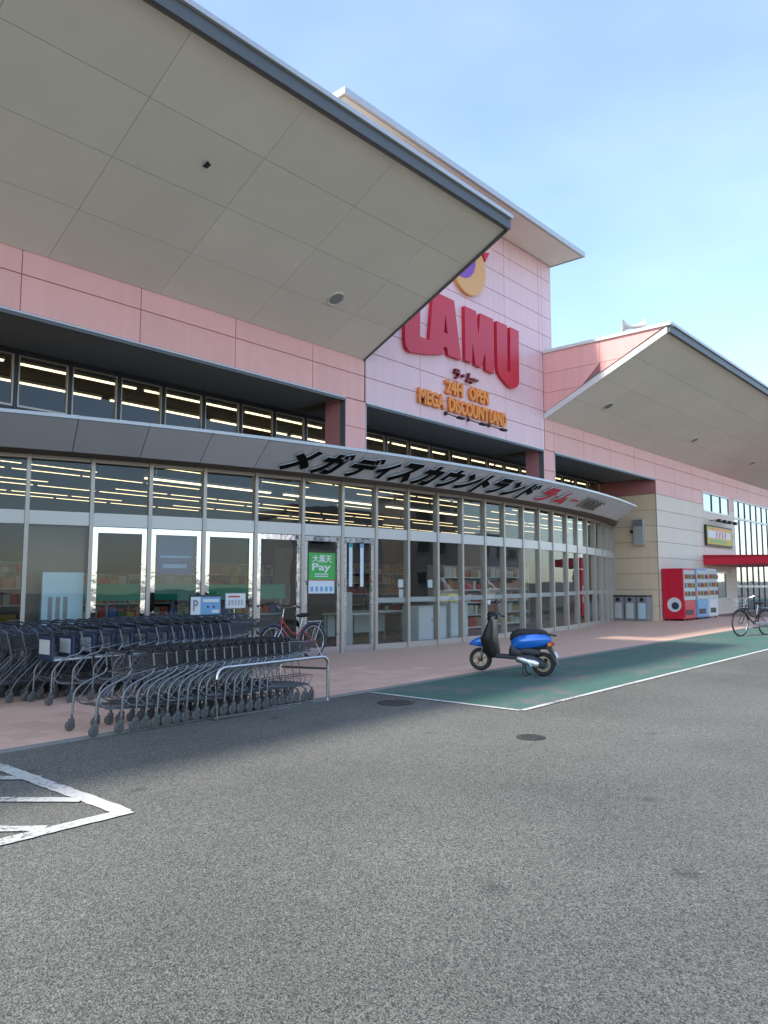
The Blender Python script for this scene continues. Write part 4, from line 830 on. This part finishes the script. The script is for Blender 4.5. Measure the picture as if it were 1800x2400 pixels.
def sup(x, w_, z0, z1, n=20, e=.62, tilt=0):
    out = []
    for k in range(n):
        a = 2 * pi * k / n; c, s_ = cos(a), sin(a); yy = abs(c) ** e * (1 if c > 0 else -1) * w_; zz = (z0 + z1) / 2 + abs(s_) ** e * (1 if s_ > 0 else -1) * (z1 - z0) / 2; out.append(Vector((x + tilt * (zz - (z0 + z1) / 2), yy, zz)))
    return out
cw = MB().loft([sup(-.13, .05, .60, .67), sup(-.10, .085, .555, .70), sup(-.02, .125, .51, .74), sup(.10, .155, .475, .75), sup(.26, .168, .445, .735), sup(.40, .160, .425, .70), sup(.51, .13, .42, .66), sup(.565, .08, .45, .60)]).build('rear_cowl', 'scooter_blue', sct, True)
MB().loft([sup(.60, .07, .30, .44), sup(.55, .13, .27, .56), sup(.42, .145, .28, .45), sup(.30, .12, .34, .455)]).build('under_cowl', 'plastic_dark', sct, True)
MB().loft([sup(-.05, .08, .70, .755), sup(.02, .115, .70, .80), sup(.14, .13, .69, .80), sup(.25, .135, .67, .785), sup(.34, .13, .65, .80), sup(.46, .13, .62, .785), sup(.55, .115, .56, .74), sup(.585, .08, .57, .68)]).build('seat', 'seat_black', sct, True)
MB().loft([sup(.45, .15, .245, .33), sup(.6, .16, .25, .325), sup(.8, .16, .25, .325), sup(.94, .13, .26, .36)]).build('floorboard', 'plastic_dark', sct, True)
ls = MB(); prof = [(.90, .24), (1.03, .34), (1.12, .58), (1.07, .66), (1.00, .82), (.955, .95), (.885, .97), (.865, .90), (.855, .62), (.80, .34), (.82, .27)]
ls.loft([[Vector((.955 + (x - .955) * f, y, .60 + (z - .60) * (1 - (1 - f) * .35))) for x, z in prof] for y, f in ((-.20, .5), (-.185, .88), (-.11, 1.0), (.11, 1.0), (.185, .88), (.20, .5))]).build('leg_shield', 'black_gloss', sct, True)
MB().bev((.845, .07, .52), (.862, .13, .57), .008).build('shield_hook', 'steel', sct)
MB().tube([(.95, .176, .46), (.965, .176, .60)], .012, 6).build('shield_trim', 'steel', sct)
MB().loft([sup(1.345, .035, .445, .475, tilt=-.4), sup(1.30, .068, .435, .52), sup(1.22, .082, .43, .575), sup(1.13, .088, .425, .61), sup(1.04, .08, .41, .60)]).build('front_fender', 'scooter_blue', sct, True)
fk = MB()
for s_ in (-.062, .062): fk.tube([(WB, s_, WR), (1.07, s_ * .9, .46)], .016, 8)
fk.build('fork', 'steel', sct, True)
hd_ = MB().loft([sup(1.03, .05, .93, 1.03), sup(1.0, .10, .90, 1.06), sup(.93, .12, .90, 1.07), sup(.86, .09, .93, 1.05), sup(.83, .05, .95, 1.02)]).build('handlebar_cowl', 'black_gloss', sct, True)
MB().lathe([(.075, 0), (.07, .03), (.03, .045)], 'x', (1.01, 0, .965), 18).build('headlight', 'offwhite', hd_, True)
hbm = MB(); hbm.tube(fillet([(.80, -.32, .975), (.88, -.22, .985), (.90, 0, .98), (.88, .22, .985), (.80, .32, .975)], .05), .013, 8); hbm.build('handlebar', 'steel', sct, True)
for s_ in (-1, 1):
    MB().tube([(.80, s_ * .32, .975), (.84, s_ * .24, .982)], .019, 8).build('grip', 'black', sct); MB().tube([(.83, s_ * .23, .97), (.90, s_ * .25, .955), (.86, s_ * .33, .95)], .006, 5).build('brake_lever', 'steel', sct)
    st_ = MB().tube(fillet([(.90, s_ * .19, .99), (.92, s_ * .24, 1.12), (.93, s_ * .25, 1.20)], .04), .006, 6).build('mirror_stem', 'black', sct)
    mr_ = MB(); mr_.loft([mr_.ring(Vector((.935 + dx, s_ * .26, 1.235)), Vector((1, 0, .1)), Vector((0, 0, 1)), (rr * .07, rr * .045), 16) for dx, rr in ((-.012, 1.0), (.0, 1.0), (.02, .8), (.03, .3))]); mr_.build('mirror', 'white' if s_ > 0 else 'black', st_, True)
eng = MB().loft([sup(.45, .06, .22, .33, tilt=0), sup(.34, .085, .19, .36), sup(.15, .085, .16, .36), sup(.0, .075, .13, .28), sup(-.06, .05, .15, .24)])
eng.v = [(x, y + .10, z) for x, y, z in eng.v]; eng.build('engine_case', 'plastic_dark', sct, True)
kc = MB().loft([sup(.43, .02, .24, .31), sup(.40, .03, .215, .33), sup(.25, .032, .19, .29), sup(.10, .034, .14, .28), sup(.04, .02, .17, .25)]); kc.v = [(x, y + .185, z) for x, y, z in kc.v]; kc.build('kick_cover', 'steel', sct, True)
MB().tube([(.38, .2, .29), (.22, .23, .235), (.16, .225, .17)], .012, 7).build('kick_lever', 'steel', sct, True)
af = MB().loft([sup(.36, .045, .36, .46), sup(.2, .055, .345, .475), sup(.04, .05, .35, .45)]); af.v = [(x, y + .10, z) for x, y, z in af.v]; af.build('air_cleaner', 'plastic_dark', sct, True)
MB().tube([(-.09, 0, .53), (.12, 0, .50), (.22, 0, .46)], (.06, .02), 8, up=Vector((0, 1, 0))).build('inner_fender', 'plastic_dark', sct)
MB().prism([(-.05, .50), (-.235, .20), (-.26, .215), (-.12, .56)], lambda x, z: (x, -.06, z), lambda x, z: (x, .06, z)).build('mudflap', 'plastic_dark', sct)
pl_ = MB().prism([(-.20, .42), (-.243, .34), (-.25, .343), (-.207, .425)], lambda x, z: (x, -.09, z), lambda x, z: (x, .09, z)).build('number_plate', 'white', sct)
MB().loft([sup(-.09, .085, .52, .61), sup(-.15, .08, .525, .60), sup(-.18, .05, .54, .585)]).build('tail_lamp', 'tail_red', sct, True)
for s_ in (-1, 1): ind = MB().lathe([(.03, -.03), (.035, .01), (.02, .035)], 'y', (-.12, s_ * .125, .55), 12).build('indicator', 'orange', sct, True)
rk = MB()
for s_ in (-.07, .07): rk.tube(fillet([(.02, s_, .73), (-.04, s_, .725), (-.21, s_ * .8, .705)], .03), .011, 7)
for x_ in (-.08, -.14, -.20): rk.tube([(x_, -.07, .715), (x_, .07, .715)], .009, 6)
rk.build('rear_rack', 'black', sct, True)
stn = MB()
for s_ in (-.11, .11): stn.tube(fillet([(.34, s_ * .6, .2), (.33, s_, .06), (.30, s_ * 1.25, .0), (.24, s_ * 1.25, -.004)], .03), .012, 7)
stn.tube([(.33, -.1, .06), (.33, .1, .06)], .01, 6); stn.build('centre_stand', 'plastic_dark', sct, True)
MB().tube([(.30, -.11, .24), (.05, -.14, .24), (-.2, -.14, .27)], [.03, .05, .045], 10).build('muffler', 'plastic_dark', sct, True)

# ------------------------------------------------------------------ right-hand corner: bins and vending machines
for k in range(3):
    y = 11.05 + k * .44; x = XC - .32; t = thing('recycling_bin', 'grey recycling bin with a pale front, %s from the vending machine' % ords[k], 'bin', (x, y, gz(x) + .017), 0, 'recycling bins by the cream side wall')
    MB().bev((-.2, 0, 0), (.24, .41, .84), .02).build('body', 'grey', t); MB().bev((-.212, .07, .08), (-.202, .34, .62), .004).build('front_panel', ('pale_blue', 'offwhite', 'offwhite')[k], t)
    MB().bev((-.22, -.005, .842), (.25, .415, .89), .015).build('lid', 'dark_frame', t); MB().lathe([(.07, 0), (.07, -.012)], 'x', (-.2, .205, .74), 16).build('opening', 'black', t)
def vending(x, w_, body, label, side_mark=None):
    t = thing('vending_machine', label, 'vending machine', (x, 10.02, gz(x) + .017)); D = .76; H = 1.83
    MB().bev((0, .03, .06), (w_, D, H), .015).build('body', body, t)
    f = MB(); f.bev((.03, 0, .72), (w_ - .03, .029, H - .06), .006); fo = f.build('display_panel', 'offwhite', t)
    for r in range(3):
        for c in range(int(w_ / .12)):
            if r < 3: MB().lathe([(.028, 0), (.028, .12), (.012, .15), (.012, .17)], 'z', (.11 + c * .12, -.012, .86 + r * .3), 8).build('bottle', GOODS[(r * 3 + c) % 7], fo)
    MB().bev((.03, .0, .1), (w_ - .03, .029, .70), .006).build('lower_panel', body, t); MB().box((.12, -.008, .2), (w_ - .3, -.001, .38)).build('pickup_flap', 'black', t); MB().box((w_ - .2, -.01, .75), (w_ - .1, -.001, .95)).build('coin_panel', 'steel', t)
    for xx in (.05, w_ - .11):
        for yy in (.06, D - .1): MB().box((xx, yy, 0), (xx + .06, yy + .06, .059)).build('foot', 'black', t)
    if side_mark:
        MB().lathe([(.25, 0), (.25, -.004)], 'x', (-.002, .36, .56), 28).build('side_disc', 'white', t); MB().lathe([(.13, 0), (.13, -.004)], 'x', (-.007, .33, .52), 24).build('side_dot', 'navy', t)
    return t
vending(27.05, 1.1, 'red_sign', 'red drinks vending machine at the corner of the cream wall', True); vending(28.3, 1.1, 'sign_blue', 'blue and white drinks vending machine beyond the red one')
vending(29.5, 1.0, 'white', 'white vending machine farthest along the cream wall')

# ------------------------------------------------------------------ what the glass reflects across the car park
def block(x, y, w_, d_, h_, m, label, rows, cols):
    t = thing('building', label, 'building', (x, y, gz(x) - .2)); MB().box((0, -d_, 0), (w_, 0, h_)).build('wall', m, t); MB().box((-.2, -d_ - .2, h_ + .002), (w_ + .2, .2, h_ + .35)).build('roof', 'grey', t)
    for r in range(rows):
        for c in range(cols):
            xx = (c + .5) * w_ / cols; zz = 1.4 + r * (h_ - .6) / rows; wo = MB().box((xx - .8, .0, zz), (xx + .8, .06, zz + 1.3)).build('window', 'trim_light', t); MB().box((xx - .72, .062, zz + .08), (xx + .72, .08, zz + 1.22)).build('pane', 'opp_window', wo)
block(22, -26, 16, 10, 7, 'opp_wall', 'grey two storey building mirrored in the glass front', 2, 5); block(44, -30, 20, 12, 9.5, 'opp_wall_b', 'tan three storey building mirrored in the glass front', 3, 6); block(70, -28, 26, 12, 6.5, 'opp_wall', 'long pale building mirrored at the right of the glass front', 2, 8)
def car(x, y, rz, m, label, tall=1.0):
    t = thing('parked_car', label, 'car', (x, y, gz(x)), rz)
    low = [(-2.05, .28), (2.1, .28), (2.15, .55), (2.02, .78), (1.25, .92), (-1.95, .96), (-2.12, .7)]
    MB().loft([[Vector((a * (1 if abs(yy) < .8 else .985), yy, b_)) for a, b_ in low] for yy in (-.84, -.78, .78, .84)]).build('body', m, t)
    up = [(-1.9, .965), (1.2, .925), (.45, 1.42 * tall), (-1.6, 1.48 * tall)]
    MB().loft([[Vector((a * f, yy, b_ if b_ < 1 else b_ * f2)) for a, b_ in up] for yy, f, f2 in ((-.74, 1, .93), (-.62, 1, 1), (.62, 1, 1), (.74, 1, .93))]).build('cabin', m, t)
    for s_ in (-1, 1): MB().prism([(-1.55, 1.0), (.9, .98), (.42, 1.32 * tall), (-1.4, 1.36 * tall)], lambda a, b_: (a, s_ * .742, b_), lambda a, b_: (a, s_ * .748, b_)).build('side_window', 'car_glass', t)
    MB().add([(1.19, -.62, .94), (1.19, .62, .94), (.50, .58, 1.39 * tall), (.50, -.58, 1.39 * tall)], [(0, 1, 2, 3)]).build('windscreen', 'car_glass', t)
    for xx in (-1.3, 1.35):
        for s_ in (-1, 1):
            wo = MB().lathe([(.3, -.09), (.31, .09)], 'y', (xx, s_ * .77, .31), 20).build('wheel', 'rubber', t); MB().lathe([(.19, 0), (.17, .012 * s_)], 'y', (xx, s_ * .862, .31), 16).build('rim', 'steel', wo)
    for s_ in (-1, 1): MB().bev((2.02, s_ * .62 - .16, .6), (2.13, s_ * .62 + .16, .74), .02).build('headlight', 'offwhite', t)
car(33, -7, 1.57, 'car_white', 'white hatchback mirrored in the glass, parked across the lot', 1.15); car(37.5, -7.2, 1.57, 'car_silver', 'silver car mirrored in the glass beside the white ones'); car(42, -7, 1.57, 'car_white', 'white car mirrored in the glass, far side of the silver one', 1.05)
